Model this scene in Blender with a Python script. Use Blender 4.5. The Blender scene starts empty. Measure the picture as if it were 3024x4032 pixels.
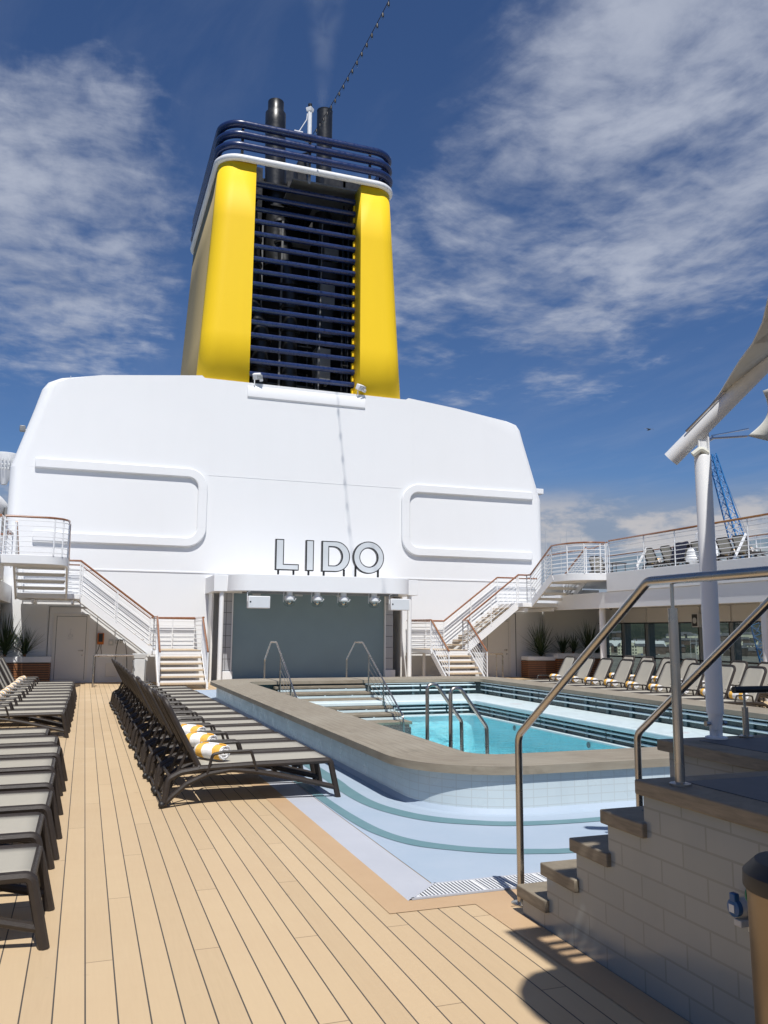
import bpy, bmesh, math, random
from mathutils import Vector, Matrix
random.seed(7)
PI = math.pi
sc = bpy.context.scene
COL = sc.collection
D = bpy.data

# ------------------------------------------------------------------ node helpers
def new_mat(name):
    m = D.materials.new(name); m.use_nodes = True
    nt = m.node_tree; nt.nodes.clear()
    out = nt.nodes.new('ShaderNodeOutputMaterial')
    return m, nt, out
def L(nt, a, b): nt.links.new(a, b)
def mth(nt, op, a, b=None, c=None, clamp=False):
    n = nt.nodes.new('ShaderNodeMath'); n.operation = op; n.use_clamp = clamp
    for i, v in enumerate((a, b, c)):
        if v is None: continue
        if isinstance(v, (int, float)): n.inputs[i].default_value = v
        else: nt.links.new(v, n.inputs[i])
    return n.outputs[0]
def mixc(nt, f, a, b, mode='MIX'):
    n = nt.nodes.new('ShaderNodeMix'); n.data_type = 'RGBA'; n.blend_type = mode
    ins = [i for i in n.inputs if i.enabled]
    def s(i, v):
        if isinstance(v, (int, float)): i.default_value = v
        elif isinstance(v, tuple): i.default_value = (*v[:3], 1)
        else: nt.links.new(v, i)
    s(n.inputs[0], f); s(n.inputs[6], a); s(n.inputs[7], b)
    return n.outputs[2]
def noise(nt, vec, scale, detail=4, rough=.5, dist=0):
    n = nt.nodes.new('ShaderNodeTexNoise'); n.inputs['Scale'].default_value = scale
    n.inputs['Detail'].default_value = detail; n.inputs['Roughness'].default_value = rough
    n.inputs['Distortion'].default_value = dist
    if vec is not None: nt.links.new(vec, n.inputs['Vector'])
    return n.outputs['Fac']
def mrange(nt, v, a, b, c=0., d=1., smooth=False):
    n = nt.nodes.new('ShaderNodeMapRange'); n.clamp = True
    if smooth: n.interpolation_type = 'SMOOTHSTEP'
    nt.links.new(v, n.inputs[0])
    for i, x in zip((1, 2, 3, 4), (a, b, c, d)): n.inputs[i].default_value = x
    return n.outputs[0]
def pos(nt, obj=False):
    if obj:
        return nt.nodes.new('ShaderNodeTexCoord').outputs['Object']
    return nt.nodes.new('ShaderNodeNewGeometry').outputs['Position']
def mapping(nt, vec, scale=(1, 1, 1), loc=(0, 0, 0), rot=(0, 0, 0)):
    n = nt.nodes.new('ShaderNodeMapping'); nt.links.new(vec, n.inputs[0])
    n.inputs['Scale'].default_value = scale; n.inputs['Location'].default_value = loc; n.inputs['Rotation'].default_value = rot
    return n.outputs[0]
def sep(nt, vec):
    n = nt.nodes.new('ShaderNodeSeparateXYZ'); nt.links.new(vec, n.inputs[0]); return n.outputs
def comb(nt, x, y, z=0.):
    n = nt.nodes.new('ShaderNodeCombineXYZ')
    for i, v in enumerate((x, y, z)):
        if isinstance(v, (int, float)): n.inputs[i].default_value = v
        else: nt.links.new(v, n.inputs[i])
    return n.outputs[0]
def bsdf(nt, out, color=None, rough=.5, metal=0., bump=None, bstr=.2, bdist=.01, spec=.5, coat=0.):
    p = nt.nodes.new('ShaderNodeBsdfPrincipled')
    if color is not None:
        if isinstance(color, tuple): p.inputs['Base Color'].default_value = (*color[:3], 1)
        else: nt.links.new(color, p.inputs['Base Color'])
    if isinstance(rough, (int, float)): p.inputs['Roughness'].default_value = rough
    else: nt.links.new(rough, p.inputs['Roughness'])
    p.inputs['Metallic'].default_value = metal
    p.inputs['Specular IOR Level'].default_value = spec
    p.inputs['Coat Weight'].default_value = coat
    if bump is not None:
        b = nt.nodes.new('ShaderNodeBump'); b.inputs['Strength'].default_value = bstr; b.inputs['Distance'].default_value = bdist
        nt.links.new(bump, b.inputs['Height']); nt.links.new(b.outputs[0], p.inputs['Normal'])
    nt.links.new(p.outputs[0], out.inputs[0])
    return p
def simple(name, col, rough=.5, metal=0., var=.08, vscale=3., bump=0., bscale=60., spec=.5, obj=False, coat=0.):
    """a paint / plastic / metal with slow tone variation, fine roughness breakup and optional grain"""
    m, nt, out = new_mat(name)
    P = pos(nt, obj)
    n1 = noise(nt, P, vscale, 5, .6)
    f = mrange(nt, n1, .3, .7, 1 - var, 1 + var * .6)
    c = nt.nodes.new('ShaderNodeVectorMath'); c.operation = 'SCALE'; c.inputs[0].default_value = col
    nt.links.new(f, c.inputs[3])
    r = mrange(nt, noise(nt, P, vscale * 4, 3), .3, .7, max(.02, rough - .07), min(1, rough + .07))
    bsdf(nt, out, c.outputs[0], r, metal, noise(nt, P, bscale, 3) if bump else None, bump, .004, spec, coat)
    return m

M = {}
# ship's white paint: faint weathering streaks and plate undulation
def m_white(name='white_paint', col=(.83, .84, .85), und=.25):
    m, nt, out = new_mat(name)
    P = pos(nt)
    st = noise(nt, mapping(nt, P, (1.2, 1.2, .16)), 1.6, 6, .6)
    big = noise(nt, P, .35, 3)
    f = mth(nt, 'ADD', mrange(nt, st, .35, .8, 0, .05), mrange(nt, big, .3, .7, 0, .045))
    c = mixc(nt, f, col, (.55, .56, .54))
    bsdf(nt, out, c, mrange(nt, noise(nt, P, 2.5), .3, .7, .38, .55), 0, noise(nt, P, 1.1, 3), und, .012, .4)
    return m
M['white'] = m_white('white_paint', (.745, .755, .765))
M['white_trim'] = simple('white_trim', (.74, .75, .76), .38, 0, .05, 2.)
M['cream'] = m_white('cream_wall_paint', (.74, .73, .70), .15)  # cream coat for bulkheads, doors and soffits
M['seam'] = simple('weld_seam', (.74, .75, .76), .5)
M['panel_grey'] = simple('panel_grey', (.55, .57, .58), .45)
M['joint'] = simple('dark_joint', (.06, .065, .07), .7)
M['black'] = simple('black_metal', (.016, .017, .019), .36, 0, .3, 2., .15, 20, .5)
M['soot'] = simple('soot_black', (.02, .02, .022), .6, 0, .3, 1.)
M['duct'] = simple('duct_grey', (.24, .245, .25), .45, .3, .3, 1.)
M['blue'] = simple('navy_paint', (.010, .024, .095), .3, 0, .2, 2., 0, 60, .5, coat=.2)
M['blue_crane'] = simple('crane_blue', (.03, .20, .50), .5)
M['letter'] = simple('letter_face', (.58, .61, .63), .4, 0, .04)
M['letter_edge'] = simple('letter_edge_black', (.012, .012, .013), .45)
M['frame'] = simple('lounger_resin_brown', (.030, .023, .019), .48, 0, .18, 14., .3, 220, .45, obj=True)
M['rubber'] = simple('black_rubber', (.012, .011, .011), .55)
M['phone'] = simple('orange_plastic', (.55, .16, .02), .5)
M['glass_dark'] = simple('lamp_lens', (.55, .56, .55), .15, 0, .3, 20.)
M['navy_cloth'] = simple('navy_cloth', (.008, .012, .035), .9, 0, .3, 6., .5, 30)
M['socket_blue'] = simple('socket_blue', (.010, .085, .24), .4)
M['socket_grey'] = simple('socket_grey', (.45, .46, .46), .5)
M['green'] = simple('green_sticker', (.0, .16, .07), .5)
M['sail'] = simple('sail_cloth', (.62, .62, .58), .7, 0, .06, 4., .2, 40)
M['anchor'] = simple('lashing_rope', (.62, .62, .55), .8)

def m_yellow():
    m, nt, out = new_mat('yellow_paint')
    P = pos(nt)
    s = sep(nt, P)
    st = noise(nt, mapping(nt, P, (1.5, 1.5, .12)), 1.2, 6, .6)
    c = mixc(nt, mrange(nt, st, .3, .75, 0, .22), (.86, .575, .012), (.76, .49, .015))
    bsdf(nt, out, c, .58, 0, noise(nt, P, .9, 2), .12, .012, .3)
    return m
M['yellow'] = m_yellow()
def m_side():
    m, nt, out = new_mat('sand_side')  # sand base with upright streaks and thin lines on the funnel sides
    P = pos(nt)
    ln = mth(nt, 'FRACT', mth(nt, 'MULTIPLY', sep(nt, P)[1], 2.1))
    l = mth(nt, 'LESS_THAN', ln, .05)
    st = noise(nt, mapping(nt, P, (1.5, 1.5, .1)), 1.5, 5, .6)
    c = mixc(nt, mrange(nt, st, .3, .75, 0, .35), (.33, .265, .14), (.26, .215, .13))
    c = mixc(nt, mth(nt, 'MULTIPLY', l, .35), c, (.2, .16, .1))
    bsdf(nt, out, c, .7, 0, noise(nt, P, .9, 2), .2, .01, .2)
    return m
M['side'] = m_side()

def m_wood(name, a, b, rough=.35, scale=(1, 1, 1), coat=.3, obj=False):
    m, nt, out = new_mat(name)
    P = pos(nt, obj)
    g = noise(nt, mapping(nt, P, scale), 9, 6, .65, .6)
    c = mixc(nt, mrange(nt, g, .3, .7), a, b)
    bsdf(nt, out, c, rough, 0, g, .12, .003, .5, coat)
    return m
M['handrail'] = m_wood('varnished_teak', (.16, .055, .02), (.30, .12, .045), .22, (3, 3, 3), .8)
M['coping'] = m_wood('weathered_teak_slab', (.15, .125, .09), (.27, .23, .17), .7, (.6, .6, 5), 0)
M['planter_wood'] = m_wood('planter_slats', (.22, .085, .03), (.36, .15, .06), .5, (2, 2, 8), .1)

def m_coping():
    """weathered composite boards with thin dark seams along the length"""
    m, nt, out = new_mat('coping_boards')
    tc = nt.nodes.new('ShaderNodeUVMap'); tc.uv_map = 'UVMap'
    s = sep(nt, tc.outputs[0]); P = pos(nt)
    g = noise(nt, comb(nt, mth(nt, 'MULTIPLY', s[0], 1.2), mth(nt, 'MULTIPLY', s[1], 16.)), 1.6, 6, .65)
    g2 = noise(nt, P, 1.1, 5, .6)
    c = mixc(nt, mrange(nt, g, .3, .7), (.185, .152, .112), (.30, .262, .200))
    c = mixc(nt, mrange(nt, g2, .35, .75, 0, .55), c, (.34, .315, .26))
    fr = mth(nt, 'FRACT', mth(nt, 'DIVIDE', s[1], .095))
    ln = mth(nt, 'LESS_THAN', fr, .045)
    c = mixc(nt, mth(nt, 'MULTIPLY', ln, .75), c, (.07, .06, .045))
    wet = mrange(nt, noise(nt, P, 2.3, 6, .7), .60, .66, 0, .25)
    c = mixc(nt, wet, c, (.11, .095, .07))
    bsdf(nt, out, c, mrange(nt, g2, .3, .7, .55, .8), 0, mth(nt, 'SUBTRACT', g, mth(nt, 'MULTIPLY', ln, 2.)), .25, .003, .35)
    return m
M['coping_boards'] = m_coping()

def m_deck():
    m, nt, out = new_mat('deck_planks')
    P = pos(nt); s = sep(nt, P)
    u = mth(nt, 'DIVIDE', mth(nt, 'SUBTRACT', s[0], .0935), .1375)
    fl = mth(nt, 'FLOOR', u); fr = mth(nt, 'FRACT', mth(nt, 'ADD', u, .5))
    seam = mth(nt, 'LESS_THAN', mth(nt, 'ABSOLUTE', mth(nt, 'SUBTRACT', fr, .5)), .026)
    ph = mth(nt, 'DIVIDE', mth(nt, 'SUBTRACT', mth(nt, 'SUBTRACT', s[1], 3.765), mth(nt, 'MULTIPLY', mth(nt, 'ADD', fl, 1.), 1.043)), 4.172)
    jr = mth(nt, 'FRACT', mth(nt, 'ADD', ph, .5))
    joint = mth(nt, 'LESS_THAN', mth(nt, 'ABSOLUTE', mth(nt, 'SUBTRACT', jr, .5)), .0009)
    board = mth(nt, 'ADD', mth(nt, 'MULTIPLY', fl, 7.31), mth(nt, 'FLOOR', mth(nt, 'ADD', ph, 0.)))
    wn = nt.nodes.new('ShaderNodeTexWhiteNoise'); wn.noise_dimensions = '1D'; nt.links.new(board, wn.inputs['W'])
    g = noise(nt, mapping(nt, P, (28, 1.6, 1)), 2.2, 5, .6)
    big = noise(nt, P, .9, 5, .6)
    c = mixc(nt, mrange(nt, wn.outputs[0], 0, 1, 0, 1), (.54, .405, .250), (.485, .36, .22))
    c = mixc(nt, mrange(nt, g, .3, .7, 0, .3), c, (.58, .44, .272))
    c = mixc(nt, mrange(nt, big, .4, .75, 0, .35), c, (.46, .33, .21))
    # scuffs
    sp = mrange(nt, noise(nt, mapping(nt, P, (1, .8, 1)), 4.2, 2, .5), .725, .76, 0, .3)
    c = mixc(nt, sp, c, (.30, .21, .13))
    c = mixc(nt, mth(nt, 'MULTIPLY', joint, .8), c, (.20, .14, .09))
    c = mixc(nt, seam, c, (.075, .065, .055))
    bsdf(nt, out, c, mrange(nt, big, .3, .7, .55, .75), 0, mth(nt, 'SUBTRACT', mth(nt, 'MULTIPLY', g, .3), seam), .4, .003, .35)
    return m
M['deck'] = m_deck()
def floorpaint(name, a, b, sc1=1.2, rough=.6):
    m, nt, out = new_mat(name)
    P = pos(nt)
    n1 = noise(nt, P, sc1, 6, .62); n2 = noise(nt, P, 9, 4, .7); n3 = noise(nt, P, 300, 2)
    c = mixc(nt, mrange(nt, n1, .3, .75), a, b)
    c = mixc(nt, mrange(nt, n2, .62, .8, 0, .25), c, tuple(x * .72 for x in b))
    bsdf(nt, out, c, rough, 0, n3, .25, .002, .4)
    return m
M['tread_beige'] = floorpaint('beige_tread', (.50, .40, .28), (.44, .34, .23), 3.)
M['mullion'] = simple('grey_mullion', (.22, .25, .26), .45)
M['margin'] = floorpaint('margin_board', (.51, .355, .21), (.455, .305, .178))
M['pool_floor'] = floorpaint('pool_surround_paint', (.375, .445, .535), (.325, .41, .505))
M['stripe'] = floorpaint('teal_stripe_paint', (.110, .215, .248), (.145, .255, .285), 3.)
M['kerb'] = floorpaint('pale_grey_resin', (.46, .48, .53), (.41, .43, .48))
M['nonslip'] = floorpaint('nonslip_pad', (.075, .08, .09), (.10, .105, .115), 8.)

def m_tile(name, a, b, grout, bw, bh, mode='uv', axis=1, off=.5, rough=.25, stain=.3, msize=.006):
    m, nt, out = new_mat(name)
    if mode == 'uv':
        tc = nt.nodes.new('ShaderNodeUVMap'); tc.uv_map = 'UVMap'; V = tc.outputs[0]
    else:
        s = sep(nt, pos(nt)); V = comb(nt, s[axis], s[2])
    P = pos(nt)
    br = nt.nodes.new('ShaderNodeTexBrick'); nt.links.new(V, br.inputs['Vector'])
    br.offset = off
    br.inputs['Scale'].default_value = 1.; br.inputs['Brick Width'].default_value = bw; br.inputs['Row Height'].default_value = bh
    br.inputs['Mortar Size'].default_value = msize; br.inputs['Mortar Smooth'].default_value = .3
    br.inputs['Color1'].default_value = (*a, 1); br.inputs['Color2'].default_value = (*b, 1); br.inputs['Mortar'].default_value = (*grout, 1)
    c = mixc(nt, mrange(nt, noise(nt, mapping(nt, P, (1, 1, .35)), 2.6, 6, .65), .5, .8, 0, stain), br.outputs['Color'], tuple(x * .66 for x in a))
    bsdf(nt, out, c, mrange(nt, noise(nt, P, 5), .3, .7, rough, rough + .15), 0, br.outputs['Fac'], -.35, .003, .5)
    return m
M['tile_white'] = m_tile('shade_darkened_wall_tile', (.245, .275, .285), (.262, .29, .30), (.195, .215, .222), .31, .108, 'pos', 1, stain=.2, rough=.12)  # white stair tile greyed down, its shade put into the colour
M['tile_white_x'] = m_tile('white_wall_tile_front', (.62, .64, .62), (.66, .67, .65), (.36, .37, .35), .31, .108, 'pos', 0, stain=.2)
M['tile_pool'] = m_tile('pool_outer_tile', (.50, .58, .62), (.52, .60, .635), (.455, .51, .53), .15, .075, 'uv', off=0., stain=.3, msize=.005)
M['tile_pilaster'] = m_tile('pilaster_tile', (.36, .37, .39), (.38, .39, .41), (.10, .10, .11), .40, .38, 'pos', 0, off=0., stain=.1, msize=.012)
M['tank'] = m_tile('pool_tank_tile', (.42, .80, .87), (.46, .84, .90), (.44, .74, .80), .15, .15, 'pos', 0, off=0., stain=.2, msize=.005)
M['teal_dark'] = simple('dark_teal_panel', (.018, .045, .052), .3, 0, .5, 2.5)
M['pale_aqua'] = simple('pale_aqua_paint', (.60, .70, .72), .35, 0, .06, 2.)
M['aqua_bar'] = simple('aqua_slat', (.56, .68, .71), .35)
M['backdrop'] = simple('slate_blue_panel', (.185, .265, .305), .55, 0, .06, 1.2)

def m_metal(name, col, rough, bump=.05):
    m, nt, out = new_mat(name)
    P = pos(nt)
    n1 = noise(nt, P, 5, 3, .5)
    c = mixc(nt, mrange(nt, noise(nt, P, 3, 3, .5), .3, .7), col, tuple(x * .82 for x in col))
    bsdf(nt, out, c, mrange(nt, n1, .3, .7, rough - .06, rough + .1), 1., n1, bump, .002)
    return m
M['steel'] = m_metal('brushed_steel', (.50, .47, .43), .24, .0)
M['chrome'] = m_metal('chrome', (.6, .6, .62), .12)
M['bin_metal'] = m_metal('bin_brushed_bronze', (.24, .195, .15), .38)

def m_sling():
    m, nt, out = new_mat('grey_sling_fabric')
    P = pos(nt, True)
    w1 = nt.nodes.new('ShaderNodeTexWave'); nt.links.new(P, w1.inputs[0]); w1.inputs['Scale'].default_value = 160
    w2 = nt.nodes.new('ShaderNodeTexWave'); nt.links.new(P, w2.inputs[0]); w2.inputs['Scale'].default_value = 160; w2.bands_direction = 'Y'
    h = mth(nt, 'MULTIPLY', w1.outputs['Fac'], w2.outputs['Fac'])
    oi = nt.nodes.new('ShaderNodeObjectInfo')
    c = mixc(nt, mrange(nt, noise(nt, P, 3, 4), .3, .7), (.41, .385, .325), (.375, .352, .298))
    c = mixc(nt, mth(nt, 'MULTIPLY', oi.outputs['Random'], .35), c, (.33, .31, .265))
    bsdf(nt, out, c, .75, 0, None, .2, .001, .3)
    return m
M['sling'] = m_sling()
def m_towel():
    m, nt, out = new_mat('striped_towel')
    P = pos(nt, True); s = sep(nt, P)
    w = noise(nt, P, 9, 3, .6)
    y = mth(nt, 'ADD', s[1], mth(nt, 'MULTIPLY', w, .05))
    st = mth(nt, 'GREATER_THAN', mth(nt, 'FRACT', mth(nt, 'ADD', mth(nt, 'DIVIDE', y, .25), .22)), .60)
    c = mixc(nt, st, (.84, .83, .82), (.80, .46, .10))
    v = nt.nodes.new('ShaderNodeTexVoronoi'); v.inputs['Scale'].default_value = 160; nt.links.new(P, v.inputs['Vector'])
    h = mth(nt, 'ADD', mth(nt, 'MULTIPLY', v.outputs[0], .4), mth(nt, 'MULTIPLY', noise(nt, P, 22, 4), 2.))
    bsdf(nt, out, c, .95, 0, h, .6, .008, .1)
    return m
M['towel'] = m_towel()

def m_water():
    m, nt, out = new_mat('pool_water')
    P = pos(nt)
    n1 = noise(nt, mapping(nt, P, (1.2, 2.6, 1)), 2.2, 5, .6, .4)
    n2 = noise(nt, mapping(nt, P, (1, 1.6, 1)), 11, 3, .5)
    h = mth(nt, 'ADD', n1, mth(nt, 'MULTIPLY', n2, .3))
    b = nt.nodes.new('ShaderNodeBump'); b.inputs['Strength'].default_value = .9; b.inputs['Distance'].default_value = .10
    nt.links.new(h, b.inputs['Height'])
    tr = nt.nodes.new('ShaderNodeBsdfTransparent')
    tint = mixc(nt, mrange(nt, n1, .35, .65), (.58, .89, .94), (.90, 1., 1.))
    nt.links.new(tint, tr.inputs[0])
    gl = nt.nodes.new('ShaderNodeBsdfGlossy'); gl.inputs['Roughness'].default_value = .04; nt.links.new(b.outputs[0], gl.inputs['Normal'])
    fr = nt.nodes.new('ShaderNodeFresnel'); fr.inputs['IOR'].default_value = 1.33; nt.links.new(b.outputs[0], fr.inputs['Normal'])
    mx = nt.nodes.new('ShaderNodeMixShader'); nt.links.new(fr.outputs[0], mx.inputs[0]); nt.links.new(tr.outputs[0], mx.inputs[1]); nt.links.new(gl.outputs[0], mx.inputs[2])
    nt.links.new(mx.outputs[0], out.inputs[0])
    return m
M['water'] = m_water()
def m_glass(name, tint, ior=1.45):
    m, nt, out = new_mat(name)
    tr = nt.nodes.new('ShaderNodeBsdfTransparent'); tr.inputs[0].default_value = (*tint, 1)
    gl = nt.nodes.new('ShaderNodeBsdfGlossy'); gl.inputs['Roughness'].default_value = .02
    b = nt.nodes.new('ShaderNodeBump'); b.inputs['Strength'].default_value = .05; b.inputs['Distance'].default_value = .02
    nt.links.new(noise(nt, pos(nt), 1.5, 2), b.inputs['Height']); nt.links.new(b.outputs[0], gl.inputs['Normal'])
    fr = nt.nodes.new('ShaderNodeFresnel'); fr.inputs['IOR'].default_value = ior
    gm = nt.nodes.new('ShaderNodeNewGeometry'); fac = mth(nt, 'MULTIPLY', fr.outputs[0], mth(nt, 'SUBTRACT', 1., gm.outputs['Backfacing']))
    mx = nt.nodes.new('ShaderNodeMixShader'); nt.links.new(fac, mx.inputs[0]); nt.links.new(tr.outputs[0], mx.inputs[1]); nt.links.new(gl.outputs[0], mx.inputs[2])
    nt.links.new(mx.outputs[0], out.inputs[0])
    return m
M['glass'] = m_glass('tinted_glass', (.64, .69, .67))
M['glass_clear'] = m_glass('clear_glass', (.85, .9, .9))
def m_smoke():
    m, nt, out = new_mat('exhaust_haze')
    P = pos(nt)
    v = nt.nodes.new('ShaderNodeVolumePrincipled'); v.inputs['Color'].default_value = (.85, .92, 1, 1)
    O = sep(nt, pos(nt, True)); rr = mth(nt, 'SQRT', mth(nt, 'ADD', mth(nt, 'MULTIPLY', O[0], O[0]), mth(nt, 'MULTIPLY', O[1], O[1])))
    rad = mth(nt, 'ADD', mth(nt, 'MULTIPLY', O[2], .19), .28)
    fo = mrange(nt, mth(nt, 'DIVIDE', rr, rad), .15, 1., 1., 0., True)
    fo = mth(nt, 'MULTIPLY', fo, mrange(nt, O[2], 7., 13., 1., 0., True))
    L(nt, mth(nt, 'MULTIPLY', mrange(nt, noise(nt, P, .8, 4, .6, .5), .36, .66, .0, .24), fo), v.inputs['Density'])
    L(nt, v.outputs[0], out.inputs['Volume']); return m
M['smoke'] = m_smoke()
def m_leaf():
    m, nt, out = new_mat('yucca_leaf')
    P = pos(nt)
    c = mixc(nt, mrange(nt, noise(nt, P, 8, 4), .3, .7), (.022, .045, .018), (.05, .085, .03))
    bsdf(nt, out, c, .45, 0, None)
    return m
M['leaf'] = m_leaf()
def m_ground(name, a, b, c3, s1, s2):
    m, nt, out = new_mat(name)
    P = pos(nt)
    n1 = noise(nt, P, s1, 6, .6); n2 = noise(nt, P, s2, 5, .7)
    c = mixc(nt, mrange(nt, n1, .42, .58), a, b)
    c = mixc(nt, mrange(nt, n2, .5, .6), c, c3)
    bsdf(nt, out, c, .9)
    return m
M['quay'] = m_ground('quay_ground', (.20, .19, .17), (.14, .14, .13), (.27, .255, .22), .02, .06)
M['hill'] = m_ground('wooded_hill', (.010, .019, .010), (.026, .038, .018), (.040, .045, .025), .010, .04)
M['sea'] = simple('sea_water', (.02, .05, .06), .15)
M['town_cream'] = simple('cream_render', (.78, .76, .60), .8, 0, .12, .3)
M['town_roof'] = simple('slate_roof', (.10, .105, .12), .7, 0, .3, .3)
M['town_dark'] = simple('dark_brick', (.10, .085, .075), .85, 0, .4, .2)
M['town_white'] = simple('white_roof_sheet', (.62, .64, .66), .6, 0, .1, .1)
M['town_window'] = simple('window_dark', (.03, .035, .04), .3)
M['town_brick'] = simple('town_brick', (.17, .13, .11), .85, 0, .3, .3)

# ------------------------------------------------------------------ mesh helpers
def fillet(pts, r, n=6, closed=False):
    """round the corners of a polyline"""
    pts = [Vector(p) for p in pts]; out = []; k = len(pts)
    rs = r if isinstance(r, (list, tuple)) else [r] * k
    for i, p in enumerate(pts):
        if not closed and (i == 0 or i == k - 1): out.append(p); continue
        a = pts[i - 1] - p; b = pts[(i + 1) % k] - p
        la, lb = a.length, b.length
        if la < 1e-6 or lb < 1e-6 or rs[i] <= 0: out.append(p); continue
        a.normalize(); b.normalize()
        ang = a.angle(b)
        if ang > PI - .02: out.append(p); continue
        t = min(rs[i] / math.tan(ang / 2), la * .49, lb * .49)
        rr = t * math.tan(ang / 2)
        c = p + (a + b).normalized() * (rr / math.sin(ang / 2))
        s = p + a * t - c; e = p + b * t - c
        tot = s.angle(e); ax = s.cross(e)
        if ax.length < 1e-9: out.append(p); continue
        ax.normalize()
        for j in range(n + 1):
            out.append(c + Matrix.Rotation(tot * j / n, 3, ax) @ s)
    return out

class MB:
    def __init__(s): s.v = []; s.f = []; s.sm = []; s.uv = {}
    def face(s, idx, sm=False, uv=None):
        s.f.append(tuple(idx)); s.sm.append(sm)
        if uv: s.uv[len(s.f) - 1] = uv
    def add(s, verts): b = len(s.v); s.v += [tuple(v) for v in verts]; return b
    def box(s, a, b):
        x0, y0, z0 = [min(a[i], b[i]) for i in range(3)]; x1, y1, z1 = [max(a[i], b[i]) for i in range(3)]
        k = s.add([(x0, y0, z0), (x1, y0, z0), (x1, y1, z0), (x0, y1, z0), (x0, y0, z1), (x1, y0, z1), (x1, y1, z1), (x0, y1, z1)])
        for q in ((3, 2, 1, 0), (4, 5, 6, 7), (0, 1, 5, 4), (1, 2, 6, 5), (2, 3, 7, 6), (3, 0, 4, 7)): s.face([k + i for i in q])
        return s
    def obox(s, c, size, rot):
        """oriented box: centre, full size, Matrix"""
        h = [x / 2 for x in size]; c = Vector(c)
        vs = [c + rot @ Vector((sx * h[0], sy * h[1], sz * h[2])) for sz in (-1, 1) for sx, sy in ((-1, -1), (1, -1), (1, 1), (-1, 1))]
        k = s.add(vs)
        for q in ((3, 2, 1, 0), (4, 5, 6, 7), (0, 1, 5, 4), (1, 2, 6, 5), (2, 3, 7, 6), (3, 0, 4, 7)): s.face([k + i for i in q])
        return s
    def beam(s, p, q, w, h, up=(0, 0, 1)):
        """rectangular bar from p to q; h measured along up"""
        p, q = Vector(p), Vector(q); d = (q - p); ln = d.length; d.normalize()
        u = Vector(up); r = d.cross(u)
        if r.length < 1e-4: u = Vector((0, 1, 0)); r = d.cross(u)
        r.normalize(); u = r.cross(d).normalized()
        return s.obox((p + q) / 2, (ln, w, h), Matrix((d, r, u)).transposed())
    def tube(s, pts, r, n=8, cap=True, closed=False):
        P = [Vector(p) for p in pts]; k = len(P)
        R = r if isinstance(r, (list, tuple)) else [r] * k
        t0 = (P[1] - P[0]).normalized()
        up = Vector((0, 0, 1)) if abs(t0.z) < .95 else Vector((0, 1, 0))
        nrm = (up - t0 * up.dot(t0)).normalized()
        rings = []
        for i in range(k):
            if closed: a = (P[i] - P[i - 1]).normalized(); b = (P[(i + 1) % k] - P[i]).normalized()
            else:
                a = (P[i] - P[i - 1]).normalized() if i > 0 else None
                b = (P[i + 1] - P[i]).normalized() if i < k - 1 else None
                a = a or b; b = b or a
            t = (a + b)
            t = t.normalized() if t.length > 1e-6 else a
            nrm = (nrm - t * nrm.dot(t)).normalized()
            bn = t.cross(nrm)
            sc_ = 1 / max(.5, math.sqrt(max(0, (1 + a.dot(b)) / 2)))
            rings.append(s.add([P[i] + (nrm * math.cos(2 * PI * j / n) + bn * math.sin(2 * PI * j / n)) * R[i] * (sc_ if k > 2 and sc_ < 1.5 else 1) for j in range(n)]))
        m = k if closed else k - 1
        for i in range(m):
            a, b = rings[i], rings[(i + 1) % k]
            for j in range(n): s.face([a + j, a + (j + 1) % n, b + (j + 1) % n, b + j], True)
        if cap and not closed:
            s.face([rings[0] + j for j in range(n)][::-1]); s.face([rings[-1] + j for j in range(n)])
        return s
    def cyl(s, p, q, r, n=12, r2=None): return s.tube([p, q], [r, r if r2 is None else r2], n)
    def lathe(s, prof, c=(0, 0, 0), n=20, axis='z'):
        c = Vector(c); rings = []
        for r, h in prof:
            vs = []
            for j in range(n):
                a = 2 * PI * j / n; x, y = r * math.cos(a), r * math.sin(a)
                vs.append(c + (Vector((x, y, h)) if axis == 'z' else Vector((x, h, y)) if axis == 'y' else Vector((h, x, y))))
            rings.append(s.add(vs))
        for a, b in zip(rings, rings[1:]):
            for j in range(n): s.face([a + j, a + (j + 1) % n, b + (j + 1) % n, b + j], True)
        s.face([rings[0] + j for j in range(n)][::-1]); s.face([rings[-1] + j for j in range(n)])
        return s
    def sphere(s, c, r, n=10, m=7, sz=1.):
        return s.lathe([(max(1e-4, r * math.sin(PI * i / m)), -r * math.cos(PI * i / m) * sz) for i in range(m + 1)], c, n)
    def prism(s, poly, lo, hi, axis='z', sm=False, uv=False):
        """extrude a 2-D polygon between lo and hi along an axis"""
        def P(a, b, h): return {'z': (a, b, h), 'y': (a, h, b), 'x': (h, a, b)}[axis]
        n = len(poly)
        k = s.add([P(a, b, lo) for a, b in poly]); k2 = s.add([P(a, b, hi) for a, b in poly])
        s.face([k + i for i in range(n)][::-1]); s.face([k2 + i for i in range(n)])
        d = 0
        for i in range(n):
            j = (i + 1) % n; l = math.dist(poly[i], poly[j])
            s.face([k + i, k + j, k2 + j, k2 + i], sm, [(d, lo), (d + l, lo), (d + l, hi), (d, hi)] if uv else None); d += l
        return s
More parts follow.
